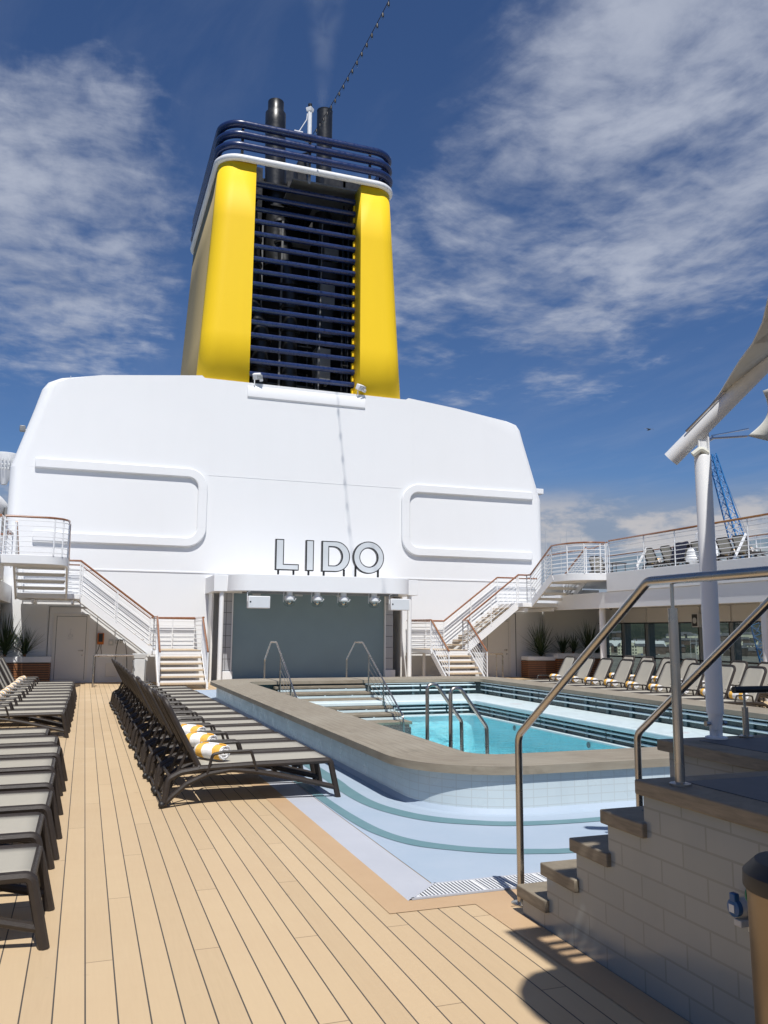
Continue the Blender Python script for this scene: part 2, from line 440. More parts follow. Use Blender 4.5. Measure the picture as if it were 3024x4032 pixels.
    def ring(s, outer, inner, z0, z1, sm=True):
        """flat ring between two outlines with equal point counts, thickness z0..z1; uv = (length, distance across)"""
        n = len(outer)
        A = s.add([(x, y, z1) for x, y in outer]); B = s.add([(x, y, z1) for x, y in inner])
        C_ = s.add([(x, y, z0) for x, y in outer]); E_ = s.add([(x, y, z0) for x, y in inner])
        d = 0
        for i in range(n):
            j = (i + 1) % n; l = max(math.dist(outer[i], outer[j]), .01)
            w = math.dist(outer[i], inner[i])
            uv = [(d, 0), (d + l, 0), (d + l, math.dist(outer[j], inner[j])), (d, w)]
            s.face([A + i, A + j, B + j, B + i], False, uv); s.face([C_ + i, E_ + i, E_ + j, C_ + j], False)
            s.face([C_ + i, C_ + j, A + j, A + i], sm, [(d, .03), (d + l, .03), (d + l, .06), (d, .06)]); s.face([E_ + i, B + i, B + j, E_ + j], sm, [(d, .03), (d, .06), (d + l, .06), (d + l, .03)])
            d += l
        return s
    def wall(s, outline, z0, z1, closed=True, thick=0.):
        n = len(outline); d = 0
        A = s.add([(x, y, z0) for x, y in outline]); B = s.add([(x, y, z1) for x, y in outline])
        for i in range(n if closed else n - 1):
            j = (i + 1) % n; l = math.dist(outline[i], outline[j])
            s.face([A + i, A + j, B + j, B + i], True, [(d, z0), (d + l, z0), (d + l, z1), (d, z1)]); d += l
        return s
    def build(s, name, mat, parent=None, bevel=0., seg=2, sharp=35, fix=True, loc=None):
        me = D.meshes.new(name); me.from_pydata(s.v, [], s.f)
        if s.uv:
            uvl = me.uv_layers.new(name='UVMap')
            for p in me.polygons:
                u = s.uv.get(p.index)
                if u:
                    for li, c in zip(p.loop_indices, u): uvl.data[li].uv = c
        me.polygons.foreach_set('use_smooth', s.sm if not bevel else [True] * len(s.f))
        me.materials.append(mat)
        if fix:
            bm = bmesh.new(); bm.from_mesh(me); bmesh.ops.recalc_face_normals(bm, faces=bm.faces); bm.to_mesh(me); bm.free()
        me.update()
        if any(s.sm) or bevel: me.set_sharp_from_angle(angle=math.radians(sharp))
        o = D.objects.new(name, me); COL.objects.link(o)
        if bevel:
            b = o.modifiers.new('edge', 'BEVEL'); b.width = bevel; b.segments = seg; b.limit_method = 'ANGLE'; b.angle_limit = math.radians(40); b.harden_normals = False
        if parent is not None: o.parent = parent
        return o

def tag(o, label=None, cat=None, group=None, kind=None):
    if label: o['label'] = label
    if cat: o['category'] = cat
    if group: o['group'] = group
    if kind: o['kind'] = kind
    return o
def thing(name, label, cat, loc=(0, 0, 0), rz=0., group=None):
    o = D.objects.new(name, None); COL.objects.link(o); o.empty_display_size = .2
    o.location = loc; o.rotation_euler = (0, 0, rz)
    return tag(o, label, cat, group)
def copy_tree(o, parent=None):
    c = o.copy(); COL.objects.link(c)
    if parent is not None: c.parent = parent
    for ch in list(o.children): copy_tree(ch, c)
    return c
ORD = ['first', 'second', 'third', 'fourth', 'fifth', 'sixth', 'seventh', 'eighth', 'ninth', 'tenth', 'eleventh', 'twelfth', 'thirteenth', 'fourteenth']

def rrect(x0, x1, y0, y1, r, n=8):
    """rounded rectangle, counter-clockwise; r scalar or (bl, br, tr, tl)"""
    if not isinstance(r, (tuple, list)): r = [r] * 4
    out = []
    for (cx, cy, a0, rr) in ((x0 + r[0], y0 + r[0], PI, r[0]), (x1 - r[1], y0 + r[1], 1.5 * PI, r[1]), (x1 - r[2], y1 - r[2], 0, r[2]), (x0 + r[3], y1 - r[3], .5 * PI, r[3])):
        for i in range(n + 1):
            a = a0 + PI / 2 * i / n
            out.append((cx + rr * math.cos(a), cy + rr * math.sin(a)))
    return out
def densify(o, step=.6):
    out = []
    for i in range(len(o)):
        a, b = o[i], o[(i + 1) % len(o)]; k = max(1, int(math.dist(a, b) / step))
        for j in range(k): out.append((a[0] + (b[0] - a[0]) * j / k, a[1] + (b[1] - a[1]) * j / k))
    return out
# ================================================================== CAMERA, LIGHT, SKY
cam = D.cameras.new('camera'); co = D.objects.new('camera', cam); COL.objects.link(co)
cam.sensor_fit = 'VERTICAL'; cam.sensor_height = 36; cam.lens = 29.196; cam.clip_start = .05; cam.clip_end = 20000
co.matrix_world = Matrix(((0.941852, -0.053670, -0.331714, 0), (-0.335968, -0.131763, -0.932611, 0), (0.006346, 0.989827, -0.142133, 1.70), (0, 0, 0, 1)))
sc.camera = co

SUNV = Vector((-.106, -.569, 1.013)).normalized()
sun = D.lights.new('sun', 'SUN'); so = D.objects.new('sun', sun); COL.objects.link(so)
sun.energy = 4.6; sun.angle = math.radians(.53); sun.color = (1., .965, .91)
so.rotation_euler = SUNV.to_track_quat('Z', 'Y').to_euler(); so.location = (-20, -60, 110)

w = D.worlds.new('World'); sc.world = w; w.use_nodes = True
nt = w.node_tree; nt.nodes.clear()
wo = nt.nodes.new('ShaderNodeOutputWorld'); bg = nt.nodes.new('ShaderNodeBackground')
sky = nt.nodes.new('ShaderNodeTexSky'); sky.sky_type = 'NISHITA'; sky.sun_disc = False
sky.sun_elevation = math.asin(SUNV.z); sky.sun_rotation = math.atan2(SUNV.x, SUNV.y)
sky.air_density = 1.; sky.dust_density = .25; sky.ozone_density = 2.6; sky.altitude = 0
tc = nt.nodes.new('ShaderNodeTexCoord'); dirv = tc.outputs['Generated']
s = sep(nt, dirv)
zc = mth(nt, 'MAXIMUM', s[2], .06)
uv = comb(nt, mth(nt, 'DIVIDE', s[0], zc), mth(nt, 'DIVIDE', s[1], zc))
warp = nt.nodes.new('ShaderNodeTexNoise'); warp.inputs['Scale'].default_value = 1.4; warp.inputs['Detail'].default_value = 3; nt.links.new(dirv, warp.inputs[0])
def addv(nt, a, b, k):
    m1 = nt.nodes.new('ShaderNodeVectorMath'); m1.operation = 'SCALE'; nt.links.new(b, m1.inputs[0]); m1.inputs[3].default_value = k
    m2 = nt.nodes.new('ShaderNodeVectorMath'); m2.operation = 'ADD'; nt.links.new(a, m2.inputs[0]); nt.links.new(m1.outputs[0], m2.inputs[1]); return m2.outputs[0]
uvw = addv(nt, uv, warp.outputs['Color'], .9)
def blob(c, r0, r1, wgt, st=(1, 1, 1)):
    """soft region of the sky around direction c"""
    m = nt.nodes.new('ShaderNodeVectorMath'); m.operation = 'SUBTRACT'; nt.links.new(addv(nt, dirv, warp.outputs['Color'], .16), m.inputs[0])
    c = Vector(c).normalized() + Vector((.08, .08, .08)); m.inputs[1].default_value = c
    m3 = nt.nodes.new('ShaderNodeVectorMath'); m3.operation = 'MULTIPLY'; nt.links.new(m.outputs[0], m3.inputs[0]); m3.inputs[1].default_value = st
    m2 = nt.nodes.new('ShaderNodeVectorMath'); m2.operation = 'LENGTH'; nt.links.new(m3.outputs[0], m2.inputs[0])
    return mrange(nt, m2.outputs['Value'], r0, r1, wgt, 0, True)
BL = None
for b in [((-0.025, 0.897, 0.442), 0.08, 0.24, 0.92), ((-0.092, 0.917, 0.388), 0.06, 0.24, 0.8), ((0.012, 0.925, 0.381), 0.04, 0.14, 0.75), ((0.564, 0.638, 0.524), 0.1, 0.3, 1.0), ((0.492, 0.745, 0.451), 0.08, 0.28, 0.9), ((0.366, 0.842, 0.396), 0.03, 0.22, 0.75), ((0.623, 0.674, 0.398), 0.05, 0.16, 0.8), ((0.597, 0.583, 0.551), 0.06, 0.22, 0.8), ((0.424, 0.724, 0.545), 0.03, 0.16, 0.5), ((0.206, 0.776, 0.596), 0.02, 0.12, 0.35), ((-0.072, 0.968, 0.241), 0.03, 0.12, 0.35), ((0.404, 0.86, 0.311), 0.03, 0.14, 0.55)]:
    o_ = blob(*b)
    BL = o_ if BL is None else mth(nt, 'MAXIMUM', BL, o_)
fine = noise(nt, uvw, 2.2, 9, .62, .2)
mott = noise(nt, mapping(nt, uv, (7, 7, 1)), 1.6, 5, .55, .3)
streak = noise(nt, mapping(nt, uvw, (2.3, .6, 1)), 1.3, 8, .62)
dens = mth(nt, 'ADD', mth(nt, 'ADD', mth(nt, 'MULTIPLY', fine, .8), mth(nt, 'MULTIPLY', mott, .46)), mth(nt, 'MULTIPLY', streak, .5))
dens = mrange(nt, mth(nt, 'ADD', dens, mth(nt, 'MULTIPLY', BL, .62)), 1.15, 1.62, 0, 1, True)
thin = mrange(nt, streak, .45, .78, 0, .12)
dens = mth(nt, 'MINIMUM', mth(nt, 'ADD', mth(nt, 'MULTIPLY', dens, .80), thin), .86)
# low cumulus and haze near the horizon
hz = mrange(nt, s[2], .0, .20, 1, 0, True)
cum = mrange(nt, noise(nt, mapping(nt, dirv, (1, 1, 2.6)), 7, 7, .6), .47, .60, 0, 1, True)
cumr = mth(nt, 'MULTIPLY', mrange(nt, s[2], .05, .10, 0, 1, True), mrange(nt, s[2], .13, .175, 1, 0, True))
skyc = mixc(nt, 1., sky.outputs[0], (.40, .525, .72), 'MULTIPLY')
lum = 4.3
base = mixc(nt, mth(nt, 'MULTIPLY', hz, .62), skyc, (lum * .42, lum * .52, lum * .70))
edge_ = mth(nt, 'ADD', s[2], mth(nt, 'MULTIPLY', mth(nt, 'SUBTRACT', noise(nt, dirv, 5, 4, .5), .5), .05))
base = mixc(nt, mrange(nt, edge_, .125, .185, .62, 0, True), base, (lum * .62, lum * .68, lum * .80))
cloudc = mixc(nt, mrange(nt, fine, .35, .7), (lum * .60, lum * .69, lum * .92), (lum * 1.10, lum * 1.18, lum * 1.38))
col = mixc(nt, dens, base, cloudc)
col = mixc(nt, mth(nt, 'MULTIPLY', mth(nt, 'MULTIPLY', cum, cumr), .80), col, (lum * 1.2, lum * 1.15, lum * 1.15))
nt.links.new(col, bg.inputs[0]); bg.inputs[1].default_value = .10
nt.links.new(bg.outputs[0], wo.inputs[0])
sc.view_settings.view_transform = 'Standard'; sc.view_settings.look = 'None'; sc.view_settings.exposure = .16; sc.view_settings.gamma = 1

# ================================================================== DECK AND POOL SURROUND (structure)
def sheet(name, rects, z, mat, parts=None):
    m = MB()
    for x0, x1, y0, y1 in rects:
        k = m.add([(x0, y0, z), (x1, y0, z), (x1, y1, z), (x0, y1, z)]); m.face([k, k + 1, k + 2, k + 3])
    return tag(m.build(name, mat), kind='structure')
HX0, HX1, HY0, HY1 = 3.6, 10.4, 7.75, 21.1
sheet('deck', [(-9, HX0, -8, 40), (HX1, 19.6, -8, 40), (HX0, HX1, -8, HY0), (HX0, HX1, HY1, 40)], 0, M['deck'])
sheet('margin_boards', [(1.835, 2.03, 5.01, 24.6), (2.03, 2.41, 5.01, 5.20), (2.41, 2.60, -4, 5.20), (2.60, 3.7, 4.9, 5.20), (1.835, 2.6, 24.6, 24.8)], .004, M['margin'])
sheet('margin_boards', [(-2.3, 1.6, 28.3, 28.86)], .004, M['margin'])
k_ = MB()
a_ = k_.add([(2.03, 5.2, .004), (2.31, 5.48, .004), (2.31, 24.6, .004), (2.03, 24.6, .004)]); k_.face([a_, a_ + 1, a_ + 2, a_ + 3])
k_.add([])
tag(k_.build('kerb_strip', M['kerb']), kind='structure')
sheet('pool_surround', [(2.318, HX0, 5.48, 24.6), (HX1, 11.4, 5.48, 24.6), (HX0, HX1, 5.48, HY0), (HX0, HX1, HY1, 24.6)], .004, M['pool_floor'])
def band(name, top, bot, z):
    m = MB(); n = len(top)
    from mathutils import Vector as V_
    def smooth(p):
        out = []
        for i in range(len(p) - 1):
            p0 = p[max(0, i - 1)]; p1 = p[i]; p2 = p[i + 1]; p3 = p[min(len(p) - 1, i + 2)]
            for j in range(6):
                t = j / 6
                out.append(tuple(.5 * ((2 * p1[a]) + (-p0[a] + p2[a]) * t + (2 * p0[a] - 5 * p1[a] + 4 * p2[a] - p3[a]) * t * t + (-p0[a] + 3 * p1[a] - 3 * p2[a] + p3[a]) * t ** 3) for a in (0, 1)))
        return out + [p[-1]]
    T, B_ = smooth(top), smooth(bot)
    A = m.add([(x, y, z) for x, y in T]); C_ = m.add([(x, y, z) for x, y in B_])
    for i in range(len(T) - 1): m.face([A + i, A + i + 1, C_ + i + 1, C_ + i])
    return tag(m.build(name, M['stripe']), kind='structure')
band('teal_stripe', [(2.90, 24.4), (2.90, 14), (2.86, 9.9), (2.82, 8.93), (2.83, 8.22), (2.94, 7.75), (3.14, 7.38), (3.48, 7.09), (3.78, 6.96), (4.24, 6.89), (4.8, 6.89), (7, 6.9), (10.5, 6.9)],
     [(2.74, 24.4), (2.74, 14), (2.70, 9.9), (2.66, 8.93), (2.68, 8.15), (2.80, 7.62), (3.03, 7.2), (3.40, 6.93), (3.70, 6.81), (4.17, 6.75), (4.8, 6.74), (7, 6.75), (10.5, 6.75)], .008)
band('teal_stripe', [(2.46, 24.4), (2.46, 14), (2.45, 9.5), (2.43, 8.39), (2.45, 7.62), (2.51, 7.02), (2.64, 6.64), (2.88, 6.36), (3.15, 6.18), (3.42, 6.07), (3.8, 5.99), (5, 5.95), (10.5, 5.95)],
     [(2.335, 24.4), (2.335, 14), (2.33, 9.5), (2.33, 8.20), (2.35, 7.3), (2.42, 6.83), (2.57, 6.46), (2.83, 6.21), (3.10, 6.03), (3.38, 5.93), (3.76, 5.86), (5, 5.82), (10.5, 5.82)], .008)
# drain grate
g = thing('drain_grate', 'white slotted drain grate along the pale blue pool surround', 'drain grate', (2.04, 5.21, 0))
m = MB(); m.box((.02, .0, .002), (8, .015, .014)); m.box((.28, .245, .002), (8, .262, .014)); k = m.add([(.0, .0, .014), (.03, .0, .014), (.30, .262, .014), (.27, .262, .014)]); m.face([k, k + 1, k + 2, k + 3])
m.build('border', M['kerb'], g)
m = MB()
x = .06
i = 0
while x < 4.2:
    y1 = min(.245, x * .96); wdt = .013 if (i % 18) else .03
    m.box((x, .015, .003), (x + wdt, y1, .013)); x += .0265; i += 1
m.build('bars', M['white_trim'], g)
m = MB(); k = m.add([(.03, .012, .006), (8, .012, .006), (8, .248, .006), (.27, .248, .006)]); m.face([k, k + 1, k + 2, k + 3]); m.build('channel', M['joint'], g)

# ------------------------------------------------------------------ pool
M['teal_mid'] = simple('teal_bracket', (.06, .11, .125), .4)
pool = thing('swimming_pool', 'raised swimming pool with weathered boarded coping and pale tiled outer wall', 'swimming pool', (0, 0, 0))
OW = densify(rrect(3.13, 10.88, 7.215, 21.9, .95, 10), .3)
m = MB(); m.wall(OW, .0, .375); m.build('outer_wall', M['tile_pool'], pool)
m = MB()
cv = rrect(3.00, 11.01, 7.10, 22.03, 1.08, 10); cv2 = rrect(3.14, 10.87, 7.225, 21.89, .94, 10)
A = m.add([(x, y, .0045) for x, y in cv]); B_ = m.add([(x * .35 + a * .65, y * .35 + b * .65, .0125) for (x, y), (a, b) in zip(cv, cv2)]); C_ = m.add([(x, y, .07) for x, y in cv2])
for i in range(len(cv)):
    j = (i + 1) % len(cv)
    m.face([A + i, A + j, B_ + j, B_ + i], True); m.face([B_ + i, B_ + j, C_ + j, C_ + i], True)
m.build('cove', M['pool_floor'], pool)
co_o = rrect(2.97, 10.96, 7.165, 22.02, 1.10, 12); co_i = rrect(3.83, 10.12, 7.93, 20.72, .34, 12)
m = MB(); m.ring(co_o, co_i, .372, .45); cb = m.build('coping', M['coping_boards'], pool)
IW = rrect(3.90, 10.20, 8.0, 20.80, .25, 6)
m = MB(); m.wall(IW, -.06, .38); m.build('inner_wall', M['teal_dark'], pool)
SO = rrect(3.91, 10.19, 8.01, 20.79, .25, 8); SI = rrect(4.46, 9.08, 8.62, 18.98, .22, 8)
m = MB(); m.ring(SO, SI, -.05, .05); m.build('shelf', M['pale_aqua'], pool, bevel=.025, seg=3)
LW = rrect(4.38, 9.17, 8.54, 19.07, .22, 6)
m = MB(); m.wall(LW, -.42, -.04); m.build('lower_wall', M['teal_dark'], pool)
LE = rrect(4.37, 9.18, 8.53, 19.08, .22, 8); LI = rrect(4.53, 9.01, 8.69, 18.91, .2, 8)
m = MB(); m.ring(LE, LI, -.325, -.285); m.build('waterline_ledge', M['pale_aqua'], pool)
m = MB(); m.wall(rrect(4.46, 9.08, 8.62, 18.98, .2, 8), -1.5, -.325); T_ = rrect(4.46, 9.08, 8.62, 18.98, .2, 8); k = m.add([(x, y, -1.5) for x, y in T_]); m.face([k + i for i in range(len(T_))])
m.build('tank', M['tank'], pool)
m = MB(); k = m.add([(x, y, 0) for x, y in T_]); m.face([k + i for i in range(len(T_))])
wt = m.build('water', M['water']); wt.location = (0, 0, -.312); tag(wt, kind='structure')
# recess louvre bars: two rows above the shelf, two below, in lengths butted at brackets
def bars(zs, x0, x1, y0, y1, r):
    for z in zs:
        for y in [y0 + .1 + i * 2.35 for i in range(int((y1 - y0) / 2.35) + 1)]:
            ye = min(y + 2.30, y1 - .1)
            if ye - y < .3: continue
            o = MB().tube([(x1, y, z), (x1, ye, z)], r, 8).build('slat', M['aqua_bar'], pool)
            o = MB().tube([(x0, y, z), (x0, ye, z)], r, 8).build('slat', M['aqua_bar'], pool)
        for a, b in ((6.95 + .1, 8.4), (8.45, x1 - .12)):
            MB().tube([(a, y1, z), (b, y1, z)], r, 8).build('slat', M['aqua_bar'], pool)
bars((.285, .165), 3.87, 10.16, 8.1, 20.75, .021)
bars((-.115, -.205), 4.40, 9.15, 8.65, 19.04, .019)
def sb(a, b): MB().box(a, b).build('slat_bracket', M['teal_mid'], pool)
for i in range(16):
    y = 8.5 + i * .79
    sb((10.165, y, .055), (10.20, y + .09, .37))
    if y < 18.9: sb((9.145, y, -.28), (9.172, y + .07, -.05))
for x in (7.3, 8.2, 9.1, 9.8): sb((x, 20.765, .055), (x + .07, 20.8, .37))
for x in (7.1, 8.0, 8.8): sb((x, 19.04, -.28), (x + .06, 19.07, -.05))
m = MB().tube([(10.14, 8.3, .352), (10.14, 20.6, .352)], .012, 6); m.tube([(6.9, 20.74, .352), (10.0, 20.74, .352)], .012, 6); m.build('light_trim', M['pale_aqua'], pool)
# wooden steps down into the pool
for kx in range(6):
    z = .45 - .125 * (kx + 1); yf = 20.55 - .55 * kx; x1 = 6.86 + (.12 if kx > 1 else 0) + (.06 if kx > 3 else 0)
    MB().box((4.50, yf, z - .062), (x1, yf + .50, z)).build('step', M['coping'], pool, bevel=.008)
    m = MB().box((4.55, yf + .47, z + .004), (x1 - .03, yf + .50, z + .052)); m.build('step_riser', M['aqua_bar'], pool)
    m = MB().box((4.6, yf + .03, z - .125), (x1 - .06, yf + .40, z - .064)); 
    m.build('step_support', M['teal_dark'], pool)
    m = MB()
    for xx in (4.9, 5.6, 6.3): m.box((xx, yf + .005, z - .124), (xx + .04, yf + .03, z - .063))
    m.build('step_bracket', M['aqua_bar'], pool)
m = MB().box((4.46, 17.9, -.62), (7.05, 21.0, -.44)); m.build('step_base', M['teal_dark'], pool)
# skimmer vents on the shelf and in the tank
m = MB()
for x, y in ((9.5, 17.5), (9.5, 11.8)): m.lathe([(.15, .0505), (.15, .053)], (x, y, 0), 20)
m.build('shelf_drain', M['panel_grey'], pool)
m = MB()
for y in (16.8, 13.9, 11.2): m.lathe([(.06, 0), (.05, -.012)], (9.07, y, -.40), 14, 'x')
m.build('pool_jet', M['joint'], pool)

# pool stair handrails
def stair_rail(x, lab):
    t = thing('pool_handrail', lab, 'handrail', (x, 21.93, .45), 0, 'stainless handrails over the pool steps')
    p = fillet([(0, 0, 0), (0, 0, .50), (0, -.73, .96), (0, -1.38, .96), (0, -4.31, -.62), (0, -4.35, -1.0)], .09, 5)
    MB().tube(p, .021, 10).build('rail', M['steel'], t)
    def zt(y): return .96 + (y + 1.38) * (1.58 / 2.93)
    for y, zb in ((-1.88, -.42), (-3.0, -.80)):
        MB().tube([(0, y, zb), (0, y, zt(y) - .01)], .019, 8).build('post', M['steel'], t)
    m = MB()
    for k in range(1, 5):
        f = k / 5.2
        m.tube([(0, -1.88, zt(-1.88) - .95 * f), (0, -4.2, zt(-4.2) - .95 * f * .55)], .006, 6)
    m.build('wire_infill', M['steel'], t)
    return t
stair_rail(6.75, 'tall bent steel handrail on the right of the pool steps')
stair_rail(4.50, 'tall bent steel handrail on the left of the pool steps')
def ladder(y, lab):
    t = thing('pool_grab_rail', lab, 'grab rail', (4.20, y, .05), 0, 'arched steel grab rails at the pool ladder')
    p = fillet([(0, 0, 0), (0, 0, .97), (.13, 0, .97), (.48, 0, .50), (.50, 0, -.9)], [0, .075, .09, .12, 0], 8)
    MB().tube(p, .024, 12).build('rail', M['steel'], t)
    MB().lathe([(.045, 0), (.045, .012), (.03, .018)], (0, 0, 0), 14).build('flange', M['steel'], t)
ladder(9.37, 'arched steel grab rail at the pool edge, the nearer of the two')
ladder(10.10, 'arched steel grab rail at the pool edge, the farther of the two')

# ================================================================== FOREGROUND TILED STAIR
blk = thing('tiled_staircase', 'white tiled staircase with thick weathered timber treads in the right foreground', 'staircase', (2.605, 4.78, 0))
ys = [4.78, 4.49, 4.17, 3.865, 3.56]; zs_ = [.17, .37, .58, .79, .99]
prof = [(ys[0] - .03, 0), (ys[0] - .03, zs_[0] - .072)]
for k in range(1, 5):
    prof += [(ys[k] - .03, zs_[k - 1] - .072), (ys[k] - .03, zs_[k] - .072)]
prof += [(-3.2, zs_[4] - .072), (-3.2, 0)]
prof = [(a - 4.78, b) for a, b in prof]
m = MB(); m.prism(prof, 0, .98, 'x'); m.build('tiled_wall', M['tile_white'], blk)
for k in range(4):
    yb = ys[k + 1] - .05
    MB().box((-.028, yb - 4.78, zs_[k] - .07), (1.0, ys[k] - 4.78, zs_[k])).build('tread', M['coping'], blk, bevel=.007)
    MB().box((.16, yb - 4.78 + .09, zs_[k] + .0005), (.86, ys[k] - 4.78 - .10, zs_[k] + .003)).build('anti_slip_pad', M['nonslip'], blk)
MB().box((-.028, -3.2 - 4.78, zs_[4] - .07), (1.0, ys[4] - 4.78, zs_[4])).build('landing', M['coping'], blk, bevel=.007)
MB().box((.16, -3.0 - 4.78, zs_[4] + .0005), (.90, ys[4] - 4.78 - .14, zs_[4] + .003)).build('anti_slip_pad', M['nonslip'], blk)
plat = thing('tiled_terrace', 'raised white tiled terrace with timber edge carrying the canopy post', 'terrace', (3.68, 4.82, 0))
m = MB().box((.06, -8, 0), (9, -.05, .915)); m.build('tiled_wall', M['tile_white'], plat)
MB().box((0, -8, .918), (9, 0, .99)).build('timber_edge', M['coping'], plat, bevel=.007)
MB().box((.22, -8, .9905), (9, -.16, .993)).build('floor_pad', M['nonslip'], plat)

def foot(m, x, y, z, r=.05): m.lathe([(r, 0), (r, .008), (r * .6, .014)], (x, y, z), 18)
hr = thing('stair_handrail', 'long steel handrail on the near side of the tiled steps', 'handrail', (2.69, 4.93, 0), 0, 'steel handrails of the tiled steps')
p = fillet([(0, 0, 0), (0, 0, 1.035), (0, -1.386, 1.96), (0, -5.5, 1.955)], [0, .10, .10, 0], 8)
MB().tube(p, .0235, 16).build('rail', M['steel'], hr)
m = MB(); foot(m, 0, 0, 0, .062); m.build('flange', M['steel'], hr)
m = MB().tube([(0, -1.57, .99), (0, -1.57, 1.82)], .023, 14); m.tube([(0, -1.57, 1.80), (0, -1.57, 1.95)], .009, 8); m.build('post', M['steel'], hr)
m = MB(); foot(m, 0, -1.57, .99, .05); m.build('flange', M['steel'], hr)
m = MB().tube([(0, -3.4, .99), (0, -3.4, 1.95)], .023, 14); m.build('post', M['steel'], hr)
hr = thing('stair_handrail', 'steel handrail on the far side of the tiled steps, beside the terrace', 'handrail', (3.57, 4.88, 0), 0, 'steel handrails of the tiled steps')
p = fillet([(0, 0, 0), (0, 0, 1.02), (0, -1.34, 1.95), (0, -5.5, 1.95)], [0, .10, .10, 0], 8)
MB().tube(p, .0235, 16).build('rail', M['steel'], hr)
m = MB(); foot(m, 0, 0, 0, .05); m.build('flange', M['steel'], hr)
hr = thing('terrace_rail', 'low black-topped rail on a short steel post beside the white canopy post', 'rail', (4.35, 4.72, .993))
p = fillet([(-.09, 0, .32), (4, 0, .32)], .02)
MB().tube(p, .0235, 12).build('rail', M['rubber'], hr)
m = MB().tube([(0, 0, 0), (0, 0, .20)], .022, 12); m.tube([(0, 0, .2), (0, 0, .31)], .009, 8); m.build('post', M['steel'], hr)
m = MB(); foot(m, 0, 0, 0, .05); m.build('flange', M['steel'], hr)

# canopy post, boom and sails
cp = thing('canopy_mast', 'white tubular mast and slanting boom carrying the canopy over the right foreground', 'canopy mast', (4.085, 4.71, .993))
z0 = .993
MB().lathe([(.072, 0), (.072, .012), (.06, .016)], (0, 0, 0), 24).build('base_plate', M['white_trim'], cp)
m = MB().box((-.012, -.045, .01), (.012, .045, .16)); m.box((-.045, -.012, .01), (.045, .012, .13)); m.tube([(0, 0, .06), (0, 0, .17)], [.04, .05], 16); m.build('hinge', M['white_trim'], cp)
m = MB().tube([(-.07, 0, .10), (.07, 0, .10)], .011, 8); m.lathe([(.018, -.085), (.018, -.06)], (0, 0, .10), 8, 'x'); m.lathe([(.018, .06), (.018, .085)], (0, 0, .10), 8, 'x'); m.build('hinge_bolt', M['steel'], cp)
m = MB().lathe([(.057, .165), (.057, 1.95), (.052, 1.962)], (0, 0, 0), 28); m.build('column', M['white'], cp, sharp=50)
m = MB().box((-.035, -.006, 1.95), (.05, .006, 2.14)); m.box((.015, -.045, 1.95), (.027, .045, 2.18)); m.tube([(0, 0, 1.95), (.005, 0, 2.06)], [.035, .03], 12); m.build('head_bracket', M['white_trim'], cp)
A0 = Vector((-.215, .20, 1.91)); A1 = Vector((.0, .0, 2.16)); dr = Vector((.27, -.40, .43)).normalized()
A0 = A1 - dr * .30
m = MB().tube([A0, A1 + dr * 3.2], .060, 24); m.build('boom', M['white'], cp)
m = MB()
for a, b in ((.05, .30), (.30, .42)):
    p0 = A1 + dr * (a - .15) + Vector((-.058, -.02, .045)); p1 = A1 + dr * (b - .15) + Vector((-.058, -.02, .045)); m.tube([p0, p1], [.009, .007], 8)
m.build('turnbuckle', M['steel'], cp)
m = MB().tube(fillet([A1 + Vector((-.085, 0, -.20)), A1 + Vector((-.04, -.03, -.16)), A1 + Vector((.01, -.04, -.19))], .02), .022, 8); m.build('rope', M['anchor'], cp)
m = MB().tube([(.03, .02, 2.06), (.25, .18, 2.15)], .016, 10); m.tube([(.25, .18, 2.15), (.60, .20, 2.20)], .009, 8); m.tube([(.25, .18, 2.17), (.52, .2, 2.235)], .005, 6); m.tube([(.52, .2, 2.235), (.62, .2, 2.26)], .006, 6); m.build('strut', M['chrome'], cp)

